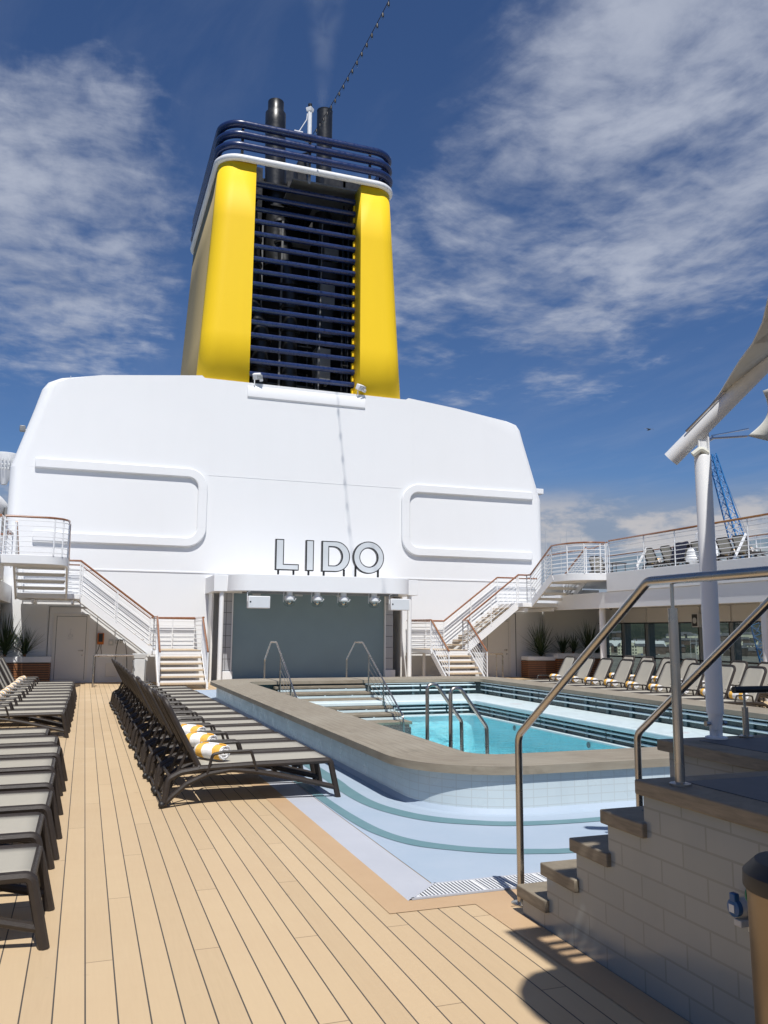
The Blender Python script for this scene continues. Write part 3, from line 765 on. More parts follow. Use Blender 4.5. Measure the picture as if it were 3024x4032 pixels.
def sailmesh(name, B3, lab):
    """tensioned cloth: fixed 3-D boundary, interior relaxed to a taut surface, with thickness"""
    bm = bmesh.new(); vs = [bm.verts.new((x, y, 0)) for x, y, z in B3]; 
    from mathutils.geometry import tessellate_polygon as tp
    for tri in tp([[Vector((x, y, 0)) for x, y, z in B3]]): bm.faces.new([vs[i] for i in tri])
    for _ in range(60):
        bm.edges.ensure_lookup_table(); e = max(bm.edges, key=lambda e: e.calc_length())
        if e.calc_length() < .5: break
        es = [e for e in bm.edges if e.calc_length() > .5]; used = set(); pick = []
        for e in sorted(es, key=lambda e: -e.calc_length()):
            if any(f in used for f in e.link_faces): continue
            pick.append(e); used.update(e.link_faces)
        bmesh.ops.bisect_edges(bm, edges=pick, cuts=1)
        for f in [f for f in bm.faces if len(f.verts) == 4]:
            v_ = [v for v in f.verts]
            # join the new mid-edge vertex to the opposite corner
            k_ = max(range(4), key=lambda i: (v_[i].co - v_[i - 1].co).angle(v_[(i + 1) % 4].co - v_[i].co) * -1)
            bmesh.utils.face_split(f, v_[k_], v_[(k_ + 2) % 4])
    n = len(B3); fixed = set()
    for v in bm.verts:
        p = (v.co.x, v.co.y); best = None
        for i in range(n):
            x0, y0, z0_ = B3[i]; x1, y1, z1_ = B3[(i + 1) % n]; L2 = (x1 - x0) ** 2 + (y1 - y0) ** 2
            t = max(0, min(1, ((p[0] - x0) * (x1 - x0) + (p[1] - y0) * (y1 - y0)) / L2)); d = math.hypot(p[0] - x0 - t * (x1 - x0), p[1] - y0 - t * (y1 - y0))
            if best is None or d < best[0]: best = (d, z0_ + t * (z1_ - z0_))
        v.co.z = best[1]
        if best[0] < 1e-4: fixed.add(v)
    bm.verts.ensure_lookup_table()
    nb_ = [(v, [e.other_vert(v) for e in v.link_edges]) for v in bm.verts if v not in fixed]
    for _ in range(160):
        for v, q in nb_: v.co.z = sum(o.co.z for o in q) / len(q)
    me = D.meshes.new(name); bm.to_mesh(me); bm.free()
    for p in me.polygons: p.use_smooth = True
    me.materials.append(M['sail']); o = D.objects.new(name, me); COL.objects.link(o)
    s_ = o.modifiers.new('thick', 'SOLIDIFY'); s_.thickness = .012
    return o
def gs(x, y, z): return (x - .1046 * z, y - .5617 * z)      # where a point at height z stands if its shadow falls at (x, y)
def g3(x, y, z=4.7): a, b = gs(x, y, z); return (a, b, z)
outl = [(4.16, 4.74, 3.29), (4.06, 4.72, 3.20), (4.14, 4.58, 3.38), (4.02, 4.30, 3.46), (3.98, 4.2, 3.49), (3.92, 4.02, 3.54), (3.87, 3.88, 3.62), (3.72, 3.60, 3.85), (3.48, 3.3, 4.2), (3.2, 2.9, 4.4), (2.8, 2.5, 4.6), (2.42, 2.1, 4.7),
        g3(2.62, 4.15), g3(2.60, 3.99), g3(2.32, 3.975), g3(2.22, 3.96), g3(2.13, 3.90), g3(2.05, 3.80), g3(2.0, 3.68), g3(1.985, 3.52), g3(2.01, 3.35), g3(2.06, 3.15), g3(2.2, 2.5), g3(1.9, 1.9), g3(-2, 1.6), g3(-2, -4), (7, -6, 5), (7, 1.0, 5.6), (6.2, 2.0, 5.6), (5.42, 2.8, 5.28), (5.0, 3.42, 4.62), (4.6, 4.02, 3.98), (4.33, 4.42, 3.53)]  # unseen left and rear outline shaped to shade the deck and stair wall
sl = sailmesh('canopy_sail', outl, ''); tag(sl, 'pale tensile canopy sail stretched up from the slanting boom', 'canopy sail')
lv = thing('added_shade_louvre', 'unseen slatted panel added overhead to throw the striped shade beside the steps', 'louvre', (0, 0, 4.62))  # unseen panel added to cast the striped shadow on deck and steps
def lbar(x0, x1, y0, y1):
    a = gs(x0, y0, 4.62); b = gs(x1, y1, 4.62); MB().box((a[0], a[1], -.02), (b[0], b[1], .02)).build('slat', M['white_trim'], lv)
lbar(2.36, 2.488, 3.985, 4.52); lbar(2.49, 3.05, 4.375, 4.52)
for i in range(3): lbar(2.492, 3.05, 4.06 + i * .095, 4.098 + i * .095)
lbar(2.80, 3.05, 3.9, 4.06); lbar(2.492, 3.05, 3.90, 3.985)
def zf2(x, y): return 3.16 + (x - 4.69) * .75 + (5.2 - y) * .1
o2 = [(4.69, 4.93), (4.76, 4.96), (4.79, 4.98), (4.79, 5.0)]
sl2 = MB(); rows = []
for j in range(13):
    f = j / 12
    zz_ = 3.19 + .33 * f; xl = 4.69 + .055 * f + .115 * math.sin(PI * f); xr = 6.6; zr = 3.15 + 1.7 * f
    rows.append(sl2.add([(xl + (xr - xl) * t, 4.9 - .12 * f - .35 * t * f + .10 * math.sin(PI * t) * (1 - f), zz_ + (zr - zz_) * t ** 1.25 + .04 * math.sin(PI * t) * (f - .5)) for t in [i / 12 for i in range(13)]]))
for a_, b_ in zip(rows, rows[1:]):
    for i in range(12): sl2.face([a_ + i, a_ + i + 1, b_ + i + 1, b_ + i], True)
o = sl2.build('canopy_sail', M['sail'], fix=False, sharp=80)
s_ = o.modifiers.new('t', 'SOLIDIFY'); s_.thickness = .01; tag(o, 'second canopy sail with a curved edge, hooked to the mast by a chrome strut', 'canopy sail')

# bin at the right edge, sockets on the tiled wall
bn = thing('litter_bin', 'round bronze litter bin with black domed lid against the tiled wall', 'litter bin', (2.372, 2.318, 0))
MB().lathe([(.185, 0), (.19, .02), (.20, .82), (.205, .835)], (0, 0, 0), 40).build('body', M['bin_metal'], bn)
m = MB().lathe([(.208, .833), (.212, .84), (.210, .885), (.17, .925), (.08, .94)], (0, 0, 0), 40); m.build('lid', M['soot'], bn)
m = MB(); n = 14
for i in range(n):
    a0 = PI * .52 + (i - n / 2) * .085; a1 = a0 + .085
    f0 = math.sin(PI * i / n); f1 = math.sin(PI * (i + 1) / n)
    k = m.add([(.207 * math.cos(a0), .207 * math.sin(a0), .832), (.207 * math.cos(a1), .207 * math.sin(a1), .832), (.207 * math.cos(a1), .207 * math.sin(a1), .832 - .19 * f1), (.207 * math.cos(a0), .207 * math.sin(a0), .832 - .19 * f0)]); m.face([k, k + 1, k + 2, k + 3], True)
m.build('label_panel', M['socket_grey'], bn)
m = MB(); m.lathe([(.035, 0), (.035, .006)], (-.05, .2075, .77), 18, 'y'); m.build('sticker', M['green'], bn)
sk = thing('power_socket', 'blue capped round power socket on the white tiled wall', 'socket', (2.602, 2.872, .600))
R_ = Matrix.Rotation(-.25, 3, 'Y')
MB().lathe([(.036, 0), (.036, -.035), (.031, -.05)], (0, 0, 0), 22, 'x').build('body', M['socket_grey'], sk)
MB().lathe([(.033, -.048), (.035, -.056), (.034, -.070), (.02, -.076)], (0, 0, 0), 22, 'x').build('cap', M['socket_blue'], sk)
MB().box((-.074, -.016, .022), (-.048, .016, .058)).build('latch', M['socket_blue'], sk, bevel=.005)
MB().box((-.0785, -.014, -.016), (-.0755, .014, .014)).build('label_plate', M['letter'], sk)
MB().box((-.06, -.03, -.07), (0, .012, -.042)).build('mount', M['socket_grey'], sk, bevel=.004)
sk2 = thing('wall_switch', 'tiny white switch low on the tiled wall beneath the blue socket', 'switch', (2.604, 2.845, .532))
MB().box((-.012, -.016, -.026), (0, .016, .026)).build('plate', M['white_trim'], sk2, bevel=.003)
MB().lathe([(.006, 0), (.006, -.004)], (-.012, 0, -.004), 10, 'x').build('key_slot', M['joint'], sk2)
# ================================================================== DECKHOUSE
YH = 28.86
dh = thing('deckhouse', 'big white deckhouse filling the end of the deck below the yellow funnel', 'deckhouse', (0, 0, 0))
pf = [(-2.58, 0), (-2.58, 6.93), (-1.98, 8.9), (-1.78, 9.62), (-1.62, 9.86), (-1.30, 10.02), (.1, 10.24), (3.42, 10.60), (3.52, 10.52), (11.12, 10.50), (11.24, 10.57), (13.2, 10.36), (15.7, 10.05), (16.05, 9.95), (16.2, 9.75), (16.33, 9.3), (17.08, 6.93), (17.08, 0)]
bm = bmesh.new()
n = len(pf); R_ = .42; rings = []
for i in range(15):
    a = PI / 2 * i / 14; ins = R_ * (1 - math.sin(a)); yy = YH + R_ * (1 - math.cos(a))
    rings.append([bm.verts.new((x + (ins if x < -1.2 else -ins if x > 15.6 else 0), yy, z)) for x, z in pf])
rings.append([bm.verts.new((x, 44, z)) for x, z in pf])
bm.faces.new(rings[0]); bm.faces.new(rings[-1][::-1])
for A_, B_ in zip(rings, rings[1:]):
    for i in range(n): bm.faces.new((A_[i], B_[i], B_[(i + 1) % n], A_[(i + 1) % n]))
bmesh.ops.recalc_face_normals(bm, faces=bm.faces)
me = D.meshes.new('wall'); bm.to_mesh(me); bm.free()
for p in me.polygons: p.use_smooth = True
me.set_sharp_from_angle(angle=math.radians(9)); me.materials.append(M['white'])
o = D.objects.new('wall', me); COL.objects.link(o); o.parent = dh
MB().box((-2.0, YH - .022, 3.62), (16.5, YH + .01, 3.67)).build('ledge', M['white'], dh, bevel=.006)
MB().box((3.77, YH - .007, 7.035), (10.94, YH + .01, 7.052)).build('weld_seam', M['white'], dh)
MB().box((-2.0, YH - .004, 6.93), (-1.85, YH + .01, 6.942)).build('weld_seam', M['white'], dh)
for x in (11.45, 8.6, -.9, 5.0):
    MB().box((x, YH - .003, 7.3), (x + .012, YH + .01, 10.1)).build('weld_seam', M['white'], dh)
def arc(cx, cz, r, a0, a1, n=10): return [(cx + r * math.cos(a0 + (a1 - a0) * i / n), cz + r * math.sin(a0 + (a1 - a0) * i / n)) for i in range(n + 1)]
XO, ZT, ZB = 3.75, 7.23, 4.50; tk = .325
pl = [(-1.82, ZT)] + [(-1.82, ZT - tk)][:0]
pl = [(-1.82, ZT)] + arc(XO - .68, ZT - .68, .68, PI / 2, 0) + arc(XO - .68, ZB + .68, .68, 0, -PI / 2) + [(-1.75, ZB), (-1.75, ZB + tk)] + arc(XO - .68, ZB + .68, .68 - tk, -PI / 2, 0) + arc(XO - .68, ZT - .68, .68 - tk, 0, PI / 2) + [(-1.82, ZT - tk)]
def frame_thick(poly):
    m = MB(); m.prism(poly, YH - .115, YH + .01, 'y'); o = m.build('raised_frame', M['white'], dh, bevel=.035, seg=2, sharp=30); return o
frame_thick(pl); frame_thick([(14.70 - x, z) for x, z in pl][::-1])
for cx, s1 in ((3.41, 1), (11.29, -1)):
    for z in (6.52, 5.2):
        x0, x1 = (3.425, 3.735) if s1 > 0 else (10.965, 11.275)
        MB().box((x0, YH - .118, z), (x1, YH - .10, z + .009)).build('weld_seam', M['seam'], dh)
# doors
def door(x0, x1, sgn, lab):
    d = MB().box((x0 - .10, YH - .028, .05), (x1 + .10, YH + .01, 2.20)).build('door_frame', M['cream'], dh)
    m = MB()
    for a in ((x0 - .012, .10, x0, 2.12), (x1, .10, x1 + .012, 2.12), (x0 - .012, 2.108, x1 + .012, 2.12), (x0 - .25, .02, x0 - .24, 2.42), (x1 + .33, .02, x1 + .34, 2.42), (x0 - .25, 2.41, x1 + .34, 2.42)):
        m.box((a[0], YH - .031, a[1]), (a[2], YH - .0, a[3]))
    m.build('door_gap', M['joint'], d)
    dd = MB().box((x0, YH - .045, .12), (x1, YH - .02, 2.105)).build('door', M['cream'], dh, bevel=.004); dd['label'] = lab
    m = MB(); hx = x1 - .08
    m.tube([(hx, YH - .045, 1.02), (hx, YH - .085, 1.02), (hx - .13, YH - .085, 1.02)], .011, 8); m.lathe([(.028, -.045), (.028, -.052)], (hx, YH, 1.02), 14, 'y')
    m.build('handle', M['steel'], dd); MB().lathe([(.024, -.045), (.024, -.055)], (hx, YH, .87), 14, 'y').build('lock', M['steel'], dd)
    MB().box((x1 - .16, YH - .06, 2.15), (x1 + .06, YH - .028, 2.18)).build('door_closer', M['panel_grey'], d)
    return dd
dl = door(-.85, .04, 1, 'grey-white door with a small pictogram')
m = MB(); m.tube([(-.42 + .06 * math.cos(a), YH - .05, 1.50 + .06 * math.sin(a)) for a in [PI * .6 + i * (1.65 * PI) / 12 for i in range(13)]], .006, 5)
m.tube([(-.42, YH - .05, 1.66), (-.42, YH - .05, 1.52), (-.37, YH - .05, 1.52), (-.35, YH - .05, 1.45)], .006, 5); m.lathe([(.016, -.045), (.016, -.052)], (-.42, YH, 1.70), 10, 'y'); m.box((-.50, YH - .052, 1.385), (-.34, YH - .046, 1.40))
m.build('wheelchair_sign', M['panel_grey'], dl)
door(14.47, 15.36, 1, 'plain cream door with a lever handle')
m = MB().box((.70, YH - .02, .18), (1.06, YH, .63)); m.build('access_panel', M['cream'], dh, bevel=.006)
# side bulkheads under the upper decks
bk = tag(MB().box((-9, 28.9, 0), (-2.55, 29.2, 3.4)).build('bulkhead', M['cream']), 'shaded cream bulkhead left of the deckhouse under the upper deck', 'wall')
bk = tag(MB().box((17.0, 28.9, 0), (19.55, 29.2, 3.4)).build('bulkhead', M['cream']), 'shaded grey bulkhead behind the planters on the right', 'wall')

# small fittings on the lower wall
ph = thing('emergency_phone', 'orange-sided emergency phone hanging on the wall right of the left door', 'telephone', (.50, YH, 1.40))
MB().box((-.10, -.10, -.18), (.10, 0, .18)).build('case', M['phone'], ph, bevel=.01)
MB().box((-.065, -.112, -.10), (.065, -.098, .17)).build('keypad', M['black'], ph, bevel=.006)
MB().tube([(-.02, -.05, -.18), (-.05, -.05, -.32), (-.10, -.05, -.45), (-.05, -.05, -.57), (.03, -.05, -.55), (.05, -.05, -.45), (.02, -.05, -.30), (.03, -.05, -.18)], .009, 6).build('cord', M['rubber'], ph)
def sbox(x, z, w_, h_, lab):
    t = thing('socket_box', lab, 'socket', (x, YH, z), 0, 'socket boxes on the deckhouse wall')
    MB().box((-w_ / 2, -.06, -h_ / 2), (w_ / 2, 0, h_ / 2)).build('case', M['panel_grey'], t, bevel=.008)
    MB().lathe([(w_ * .32, -.06), (w_ * .30, -.075)], (0, 0, -.01), 14, 'y').build('cover', M['cream'], t)
sbox(.825, 1.285, .15, .2, 'wide pale socket box just right of the orange phone')
sbox(1.0, 1.31, .10, .13, 'small socket box in the middle of the three by the stairs')
sbox(1.155, 1.325, .10, .12, 'small socket box nearest the staircase, with the black cable')
cb_ = MB().tube([(1.14, YH - .08, 1.33), (1.10, YH - .1, 1.40), (1.04, YH - .12, 1.34), (1.00, YH - .14, 1.1), (.98, YH - .14, .72), (.985, YH - .14, .55)], .011, 6)
cb_.tube([(1.17, YH - .08, 1.33), (1.22, YH - .1, 1.38), (1.28, YH - .12, 1.25), (1.33, YH - .14, .9), (1.36, YH - .14, .4), (1.37, YH - .14, .1)], .011, 6)
tag(cb_.build('power_cable', M['rubber']), 'black cable looping down from the socket box beside the left stairs', 'cable')
ph2 = thing('emergency_phone', 'dark phone box hanging on the wall under the right staircase', 'telephone', (14.12, YH, 1.38))
MB().box((-.10, -.10, -.18), (.10, 0, .18)).build('case', M['black'], ph2, bevel=.01)
MB().box((-.065, -.112, -.10), (.065, -.098, .17)).build('keypad', M['phone'], ph2, bevel=.006)
MB().tube([(-.02, -.05, -.18), (-.05, -.05, -.35), (.0, -.05, -.52), (.03, -.05, -.35), (.03, -.05, -.18)], .009, 6).build('cord', M['rubber'], ph2)

# ================================================================== FUNNEL
fu = thing('funnel', 'tall yellow ship funnel with navy rings, white band and open louvred front', 'funnel', (7.2, 28.95, 10.4))
FX, FY = 7.2, 28.95
def hw(z): return 3.93 - (z - 10.4) * .0600
def fx(z, sx, inset=0): return sx * (hw(z) - inset)
ZBt, ZTp = 10.3, 19.02
def casing_section(z, kind):
    """plan points (relative) of the front fairing, left side, at height z"""
    h = hw(z); xi = 2.06 + (10.4 - z) * .0 - (z - 10.4) * .0
    xi = 2.10 - (z - 10.4) * .0045
    r = .62
    pts = [(-xi, .85), (-xi, .0)]
    for i in range(9):
        a = 1.5 * PI - (PI / 2) * i / 8
        pts.append((-h + r + r * math.cos(a), r + r * math.sin(a)))
    return pts
def loft(name, secs, mat, zs, mirror=False, parent=fu, cap=True, sharp=40):
    m = MB(); rings = []
    for z, s_ in zip(zs, secs): rings.append(m.add([((-x if mirror else x), y, z - 10.4) for x, y in s_]))
    n = len(secs[0])
    for a, b in zip(rings, rings[1:]):
        for i in range(n - 1): m.face([a + i, a + i + 1, b + i + 1, b + i], True)
    o = m.build(name, mat, parent, sharp=sharp)
    s_ = o.modifiers.new('t', 'SOLIDIFY'); s_.thickness = .03; s_.offset = -1 if not mirror else -1
    return o
zz = [ZBt, 12.4, 14.6, 16.8, ZTp]
for mi in (False, True):
    loft('front_fairing', [casing_section(z, 0) for z in zz], M['yellow'], zz, mi)
    loft('side_casing', [[(-hw(z), .62), (-hw(z), 5), (-hw(z), 8.0)] + [(-hw(z) + .8 + .8 * math.cos(PI - PI / 2 * i / 6), 8.0 + .8 * math.sin(PI - PI / 2 * i / 6)) for i in range(1, 7)] + [(0, 8.8)] for z in zz], M['side'], zz, mi)
def fring(z, r, mat, name, g=.06):
    h = hw(z) + g
    pts = [(x, y, z - 10.4) for x, y in rrect(-h, h, -.06 - g, 8.86 + g, .80, 10)]
    return MB().tube(pts, r, 12, closed=True).build(name, mat, fu)
fring(19.10, .125, M['white_trim'], 'white_band', .04)
for z in (19.58, 20.02, 20.45): fring(z, .145, M['blue'], 'navy_ring', .05)
# side rail stack seen edge-on at the left: short navy louvres under the band
for sx in (-1, 1): MB().box((sx * 3.22 - .02, 1.3, 8.9), (sx * 3.22 + .02, 7.9, 9.95)).build('ring_screen', M['blue'], fu)
zb = [18.66 - .502 * i for i in range(16)]
for z in zb:
    MB().tube([(-2.12, .78, z - 10.4), (2.12, .78, z - 10.4)], .098, 10).build('louvre_bar', M['blue'], fu)
for i, z in enumerate(zb):
    o = MB().box((2.02, .80, z - 10.4 - .36), (2.09, .93, z - 10.4 - .14)).build('louvre_bracket', M['yellow'], fu)
# uprights carrying the top rings
for x, y in ((-2.6, .12), (0.0, .12), (2.45, .12), (-2.6, 8.7), (2.45, 8.7)):
    MB().box((x - .05, y - .03, 18.7 - 10.4), (x + .05, y + .03, 20.42 - 10.4)).build('ring_upright', M['duct'], fu)
for k in range(4):
    y = 1.6 + k * 1.8
    for sx in (-1, 1):
        MB().box((sx * 3.25 - .03, y, 8.5), (sx * 3.25 + .03, y + .1, 10.0)).build('ring_upright', M['black'], fu)
MB().box((-3.2, 4.6, -.3), (3.2, 4.68, 9.6)).build('inner_bulkhead', M['soot'], fu)
for x0_, x1_, z1_ in ((-3.1, -2.0, 10.6), (-1.95, -1.4, 10.9), (-1.35, -.2, 10.2), (-.15, .5, 11.0), (.55, 1.0, 10.3), (1.7, 2.3, 10.95), (2.35, 3.1, 10.5)):
    MB().box((x0_, 3.6, 8.6), (x1_, 4.5, z1_)).build('uptake_casing', M['black'], fu)
MB().box((-2.9, 1.2, 7.9), (-1.75, 1.7, 9.05)).build('uptake_casing', M['black'], fu)
MB().box((1.0, 1.6, 8.9), (1.9, 2.2, 9.8)).build('uptake_casing', M['black'], fu)
MB().box((-2.45, 2.0, 7.4), (-1.45, 2.6, 9.7)).build('uptake_casing', M['black'], fu)
MB().box((-.3, 2.6, 8.6), (.75, 3.1, 9.7)).build('uptake_casing', M['soot'], fu)
for x0_, x1_, z0_ in ((-2.6, -1.9, 8.9), (-.1, .3, 9.2), (1.8, 2.6, 9.0)):
    MB().box((x0_, 1.6, z0_), (x1_, 2.4, z0_ + .9)).build('fan_box', M['black'], fu)
for sx in (-1, 1): MB().box((sx * 2.75 - .03, .95, -.3), (sx * 2.75 + .03, 4.6, 8.6 if sx > 0 else 8.8)).build('inner_side', M['soot'], fu)
MB().box((-2.8, .9, -.34), (2.8, 4.6, -.28)).build('inner_floor', M['soot'], fu)
# exhaust pipes
def pipe(pts, r, mat=M['black'], name='exhaust_pipe', collars=0, cr=1.3, n=18):
    o = MB().tube(pts, r, n).build(name, mat, fu, sharp=50)
    if collars:
        P = [Vector(p) for p in pts]; tot = sum((b - a).length for a, b in zip(P, P[1:]))
        for k in range(collars):
            d = tot * (k + .5) / collars; 
            for a, b in zip(P, P[1:]):
                l = (b - a).length
                if d <= l: c = a.lerp(b, d / l); t = (b - a).normalized(); break
                d -= l
            MB().tube([c - t * .07, c - t * .055, c + t * .055, c + t * .07], [r, r * cr, r * cr, r], n).build('pipe_collar', mat, o, sharp=50)
    return o
pipe([(-.66, 2.9, 6.0), (-.79, 3.0, 12.35)], .43)
st = MB().lathe([(.43, 12.3), (.43, 12.82), (.335, 12.95), (.335, 13.36), (.29, 13.36), (.29, 13.0)], (-.79, 3.0, .0), 24); st.build('stack_top', M['black'], fu, sharp=40)
pipe([(-.1, 2.4, -.2), (-.15, 2.4, 4.6), (-.62, 2.9, 8.3)], .33, collars=9)
pipe([(-1.35, 2.2, -.2), (-1.35, 2.2, 2.9), (-1.7, 2.5, 4.2), (-1.8, 2.6, 8.5)], .36, collars=8)
pipe([(1.34, 3.0, 7.6), (1.34, 3.0, 13.42)], .335)
st = MB().lathe([(.335, 13.38), (.345, 13.44), (.30, 13.44), (.30, 13.0)], (1.34, 3.0, 0), 24); st.build('stack_top', M['black'], fu, sharp=40)
for k, (z0_, z1_) in enumerate(((.1, .9), (1.2, 2.6), (3.1, 4.3), (4.5, 5.4), (5.6, 6.3), (6.4, 7.1))):
    MB().box((.9 + k * .07, 2.3, z0_), (1.5 + k * .07, 2.9, z1_)).build('duct', M['duct'] if k % 2 else M['black'], fu)
MB().tube([(1.1, 2.6, -.2), (1.5, 2.6, 8.2)], .22, 4).build('duct', M['black'], fu)
random.seed(3)
for k in range(14):
    x = random.uniform(-2.3, 2.3); y = random.uniform(1.4, 4.0); MB().tube([(x, y, -.2), (x + random.uniform(-.1, .1), y, random.uniform(6, 9))], random.uniform(.02, .05), 6).build('small_pipe', M['black'] if k % 3 else M['duct'], fu)
for k in range(12):
    z = .5 + k * .72; y = random.uniform(1.6, 3.6); MB().box((random.uniform(-2.4, 0), y, z), (random.uniform(.2, 2.4), y + random.uniform(.2, .8), z + .04)).build('service_platform', M['duct'] if k % 4 == 1 else M['black'], fu)
for x in (1.95, 2.2, 2.42):
    MB().tube([(x, 2.0, -.2), (x, 2.0, 8.9)], .035, 6).build('ladder_rail', M['black'], fu)
for k in range(9):
    MB().box((1.95, 1.98, 1 + k * .85), (2.42, 2.02, 1.05 + k * .85)).build('ladder_rung', M['black'], fu)
MB().box((-.5, .7, 8.7), (2.8, 3.8, 8.76)).build('grating', M['duct'], fu)
MB().box((-2.3, 2.2, 9.2), (2.4, 4.4, 9.25)).build('grating', M['black'], fu)
for x0_, x1_ in ((-2.9, -2.2), (-1.4, -.9), (.6, 1.1), (2.3, 2.9)): MB().tube([(x0_, 3.4, 8.0), (x1_, 3.4, 10.0)], .06, 8).build('brace', M['black'], fu)
MB().tube([(-.2, 3.0, 11.0), (.35, .5, 9.95)], .045, 8).build('brace', M['black'], fu)
# sill below the louvres
m = MB(); pr = [(-.09, -.45), (-.14, -.40), (-.15, -.1), (-.10, .0), (.95, .05), (.95, -.45)]
m.prism([(a, b) for a, b in pr], -2.16, 2.28, 'x'); m.build('sill', M['white'], fu, bevel=.01)
# signal mast on the top ring
ms = thing('signal_mast', 'small white mast with black cap standing on the funnel top rings', 'mast', (7.14, 28.93, 20.5))
MB().tube([(0, 0, -.05), (0, 0, 1.25)], .085, 12).build('pole', M['white_trim'], ms)
MB().box((-.15, -.12, -.12), (.15, .12, .06)).build('bracket', M['white_trim'], ms, bevel=.01)
MB().box((-.62, -.10, .06), (-.28, .10, .16)).build('bracket', M['white_trim'], ms, bevel=.01)
MB().tube([(-.45, 0, .12), (-.12, 0, .75), (-.1, 0, 1.0)], .018, 6).build('stay', M['white_trim'], ms)
MB().lathe([(.13, 1.1), (.16, 1.22), (.16, 1.25)], (0, 0, 0), 4).build('cap_plate', M['white_trim'], ms)
MB().lathe([(.07, 1.25), (.08, 1.36), (.08, 1.42)], (0, 0, 0), 14).build('lamp', M['black'], ms)
for x, a, lab in ((5.32, -.5, 'white floodlight at the left foot of the funnel opening'), (9.22, .5, 'white floodlight at the right foot of the funnel opening')):
    f = thing('floodlight', lab, 'floodlight', (x, 28.80, 10.42), 0, 'floodlights at the funnel foot')
    MB().tube([(-.05, 0, 0), (-.05, 0, .22)], .02, 6).build('bracket', M['white_trim'], f)
    R_ = Matrix.Rotation(a, 3, 'Z') @ Matrix.Rotation(.5, 3, 'X')
    MB().obox((.03, -.02, .34), (.28, .20, .22), R_).build('housing', M['white_trim'], f, bevel=.03)
    MB().obox((.03 + (.1 if a > 0 else .08), -.14, .28), (.2, .03, .16), R_).build('lens', M['glass_dark'], f, bevel=.01)
    MB().obox((.18, -.05, .22), (.10, .12, .12), R_).build('gear_box', M['white_trim'], f, bevel=.01)
# festoon lights from the funnel over the deck
PA = Vector((7.40, 29.0, 20.55)); PB = Vector((6.2, 14.0, 17.6))
def sag(t, P0=Vector((7.28, 28.9, 20.7)), P1=Vector((7.53, 12.5, 20.5)), s_=1.): 
    p = P0.lerp(P1, t); p.z -= s_ * 4 * t * (1 - t) * .6; return p
fs = thing('festoon_lights', 'string of festoon lamps running up from the funnel across the sky', 'string lights', (7.28, 28.9, 20.6))
def rel(p): return p - Vector((7.28, 28.9, 20.6))
MB().tube([rel(sag(i / 40)) for i in range(41)], .012, 5).build('cable', M['rubber'], fs)
for i in range(1, 34):
    p = rel(sag(i / 34)); MB().lathe([(.018, -.02), (.035, -.05), (.035, -.15)], p, 8).build('lamp_holder', M['rubber'], fs)
    MB().sphere(p + Vector((0, 0, -.19)), .045, 8, 6).build('bulb', M['glass_clear'], fs)

# faint exhaust haze above the starboard stack
m = MB(); m.lathe([(.30, 0), (.7, 2.), (1.25, 5), (2.2, 10), (2.8, 13)], (0, 0, 0), 20); sm = m.build('smoke', M['smoke']); sm.location = (8.4, 31.9, 24.0); sm.rotation_euler = (.12, -.02, 0); tag(sm, kind='stuff')
# ================================================================== STAGE
sg = thing('stage', 'open stage with slate blue back panel under a white rounded canopy', 'stage', (7.3, 26.0, 0))
def rel2(x): return x - 7.3
cz0, cz1 = 2.93, 3.46
pl = [(-3.5, 2.86), (-3.5, .80), (-3.06, .80)] + [(-3.06 + .75 - .75 * math.cos(PI / 2 * i / 8), .75 - .75 * math.sin(PI / 2 * i / 8) - .05) for i in range(9)]
pl = pl + [(-a, b) for a, b in pl[::-1]]
m = MB().prism(pl, cz0, cz1, 'z'); m.build('canopy', M['white'], sg, bevel=.012, sharp=30)
m = MB().box((-2.66, 2.0, 0), (2.68, 2.06, 2.93)); m.build('back_panel', M['backdrop'], sg)
for x0_, x1_ in ((-3.0, -2.72), (2.72, 3.0)):
    MB().box((x0_, 1.93, .36), (x1_, 2.02, 2.93)).build('pilaster', M['tile_pilaster'], sg)
    MB().box((x0_ - .05, 1.86, 0), (x1_ + .07, 2.03, .36)).build('pilaster_base', M['white_trim'], sg, bevel=.01)
    MB().box((x1_ if x0_ < 0 else x0_ - .04, 1.90, .36), (x1_ + .04 if x0_ < 0 else x0_, 2.0, 2.93)).build('pilaster_trim', M['white_trim'], sg)
for x in (-3.22, 3.24): MB().lathe([(.075, 0), (.075, 2.93)], (x, .95, 0), 24).build('column', M['white'], sg, sharp=50)
for sx in (-1, 1): MB().box((sx * 3.35 - .03, 2.0, 0), (sx * 3.35 + .03, 2.86, 2.93)).build('side_wall', M['cream'], sg)
MB().box((-2.7, 1.4, 0), (2.7, 2.0, .08)).build('stage_floor', M['coping'], sg)
m = MB().box((-2.55, .20, 2.86), (2.55, .24, 2.93)); m.box((-2.6, .75, 2.88), (2.6, .80, 2.93)); m.build('lighting_bar', M['duct'], sg)
for i, x in enumerate((-2.1, -.7, .75, 2.0)):
    MB().box((x - .12, .85, 2.83), (x + .12, 1.0, 2.928)).build('soffit_box', M['panel_grey'], sg)
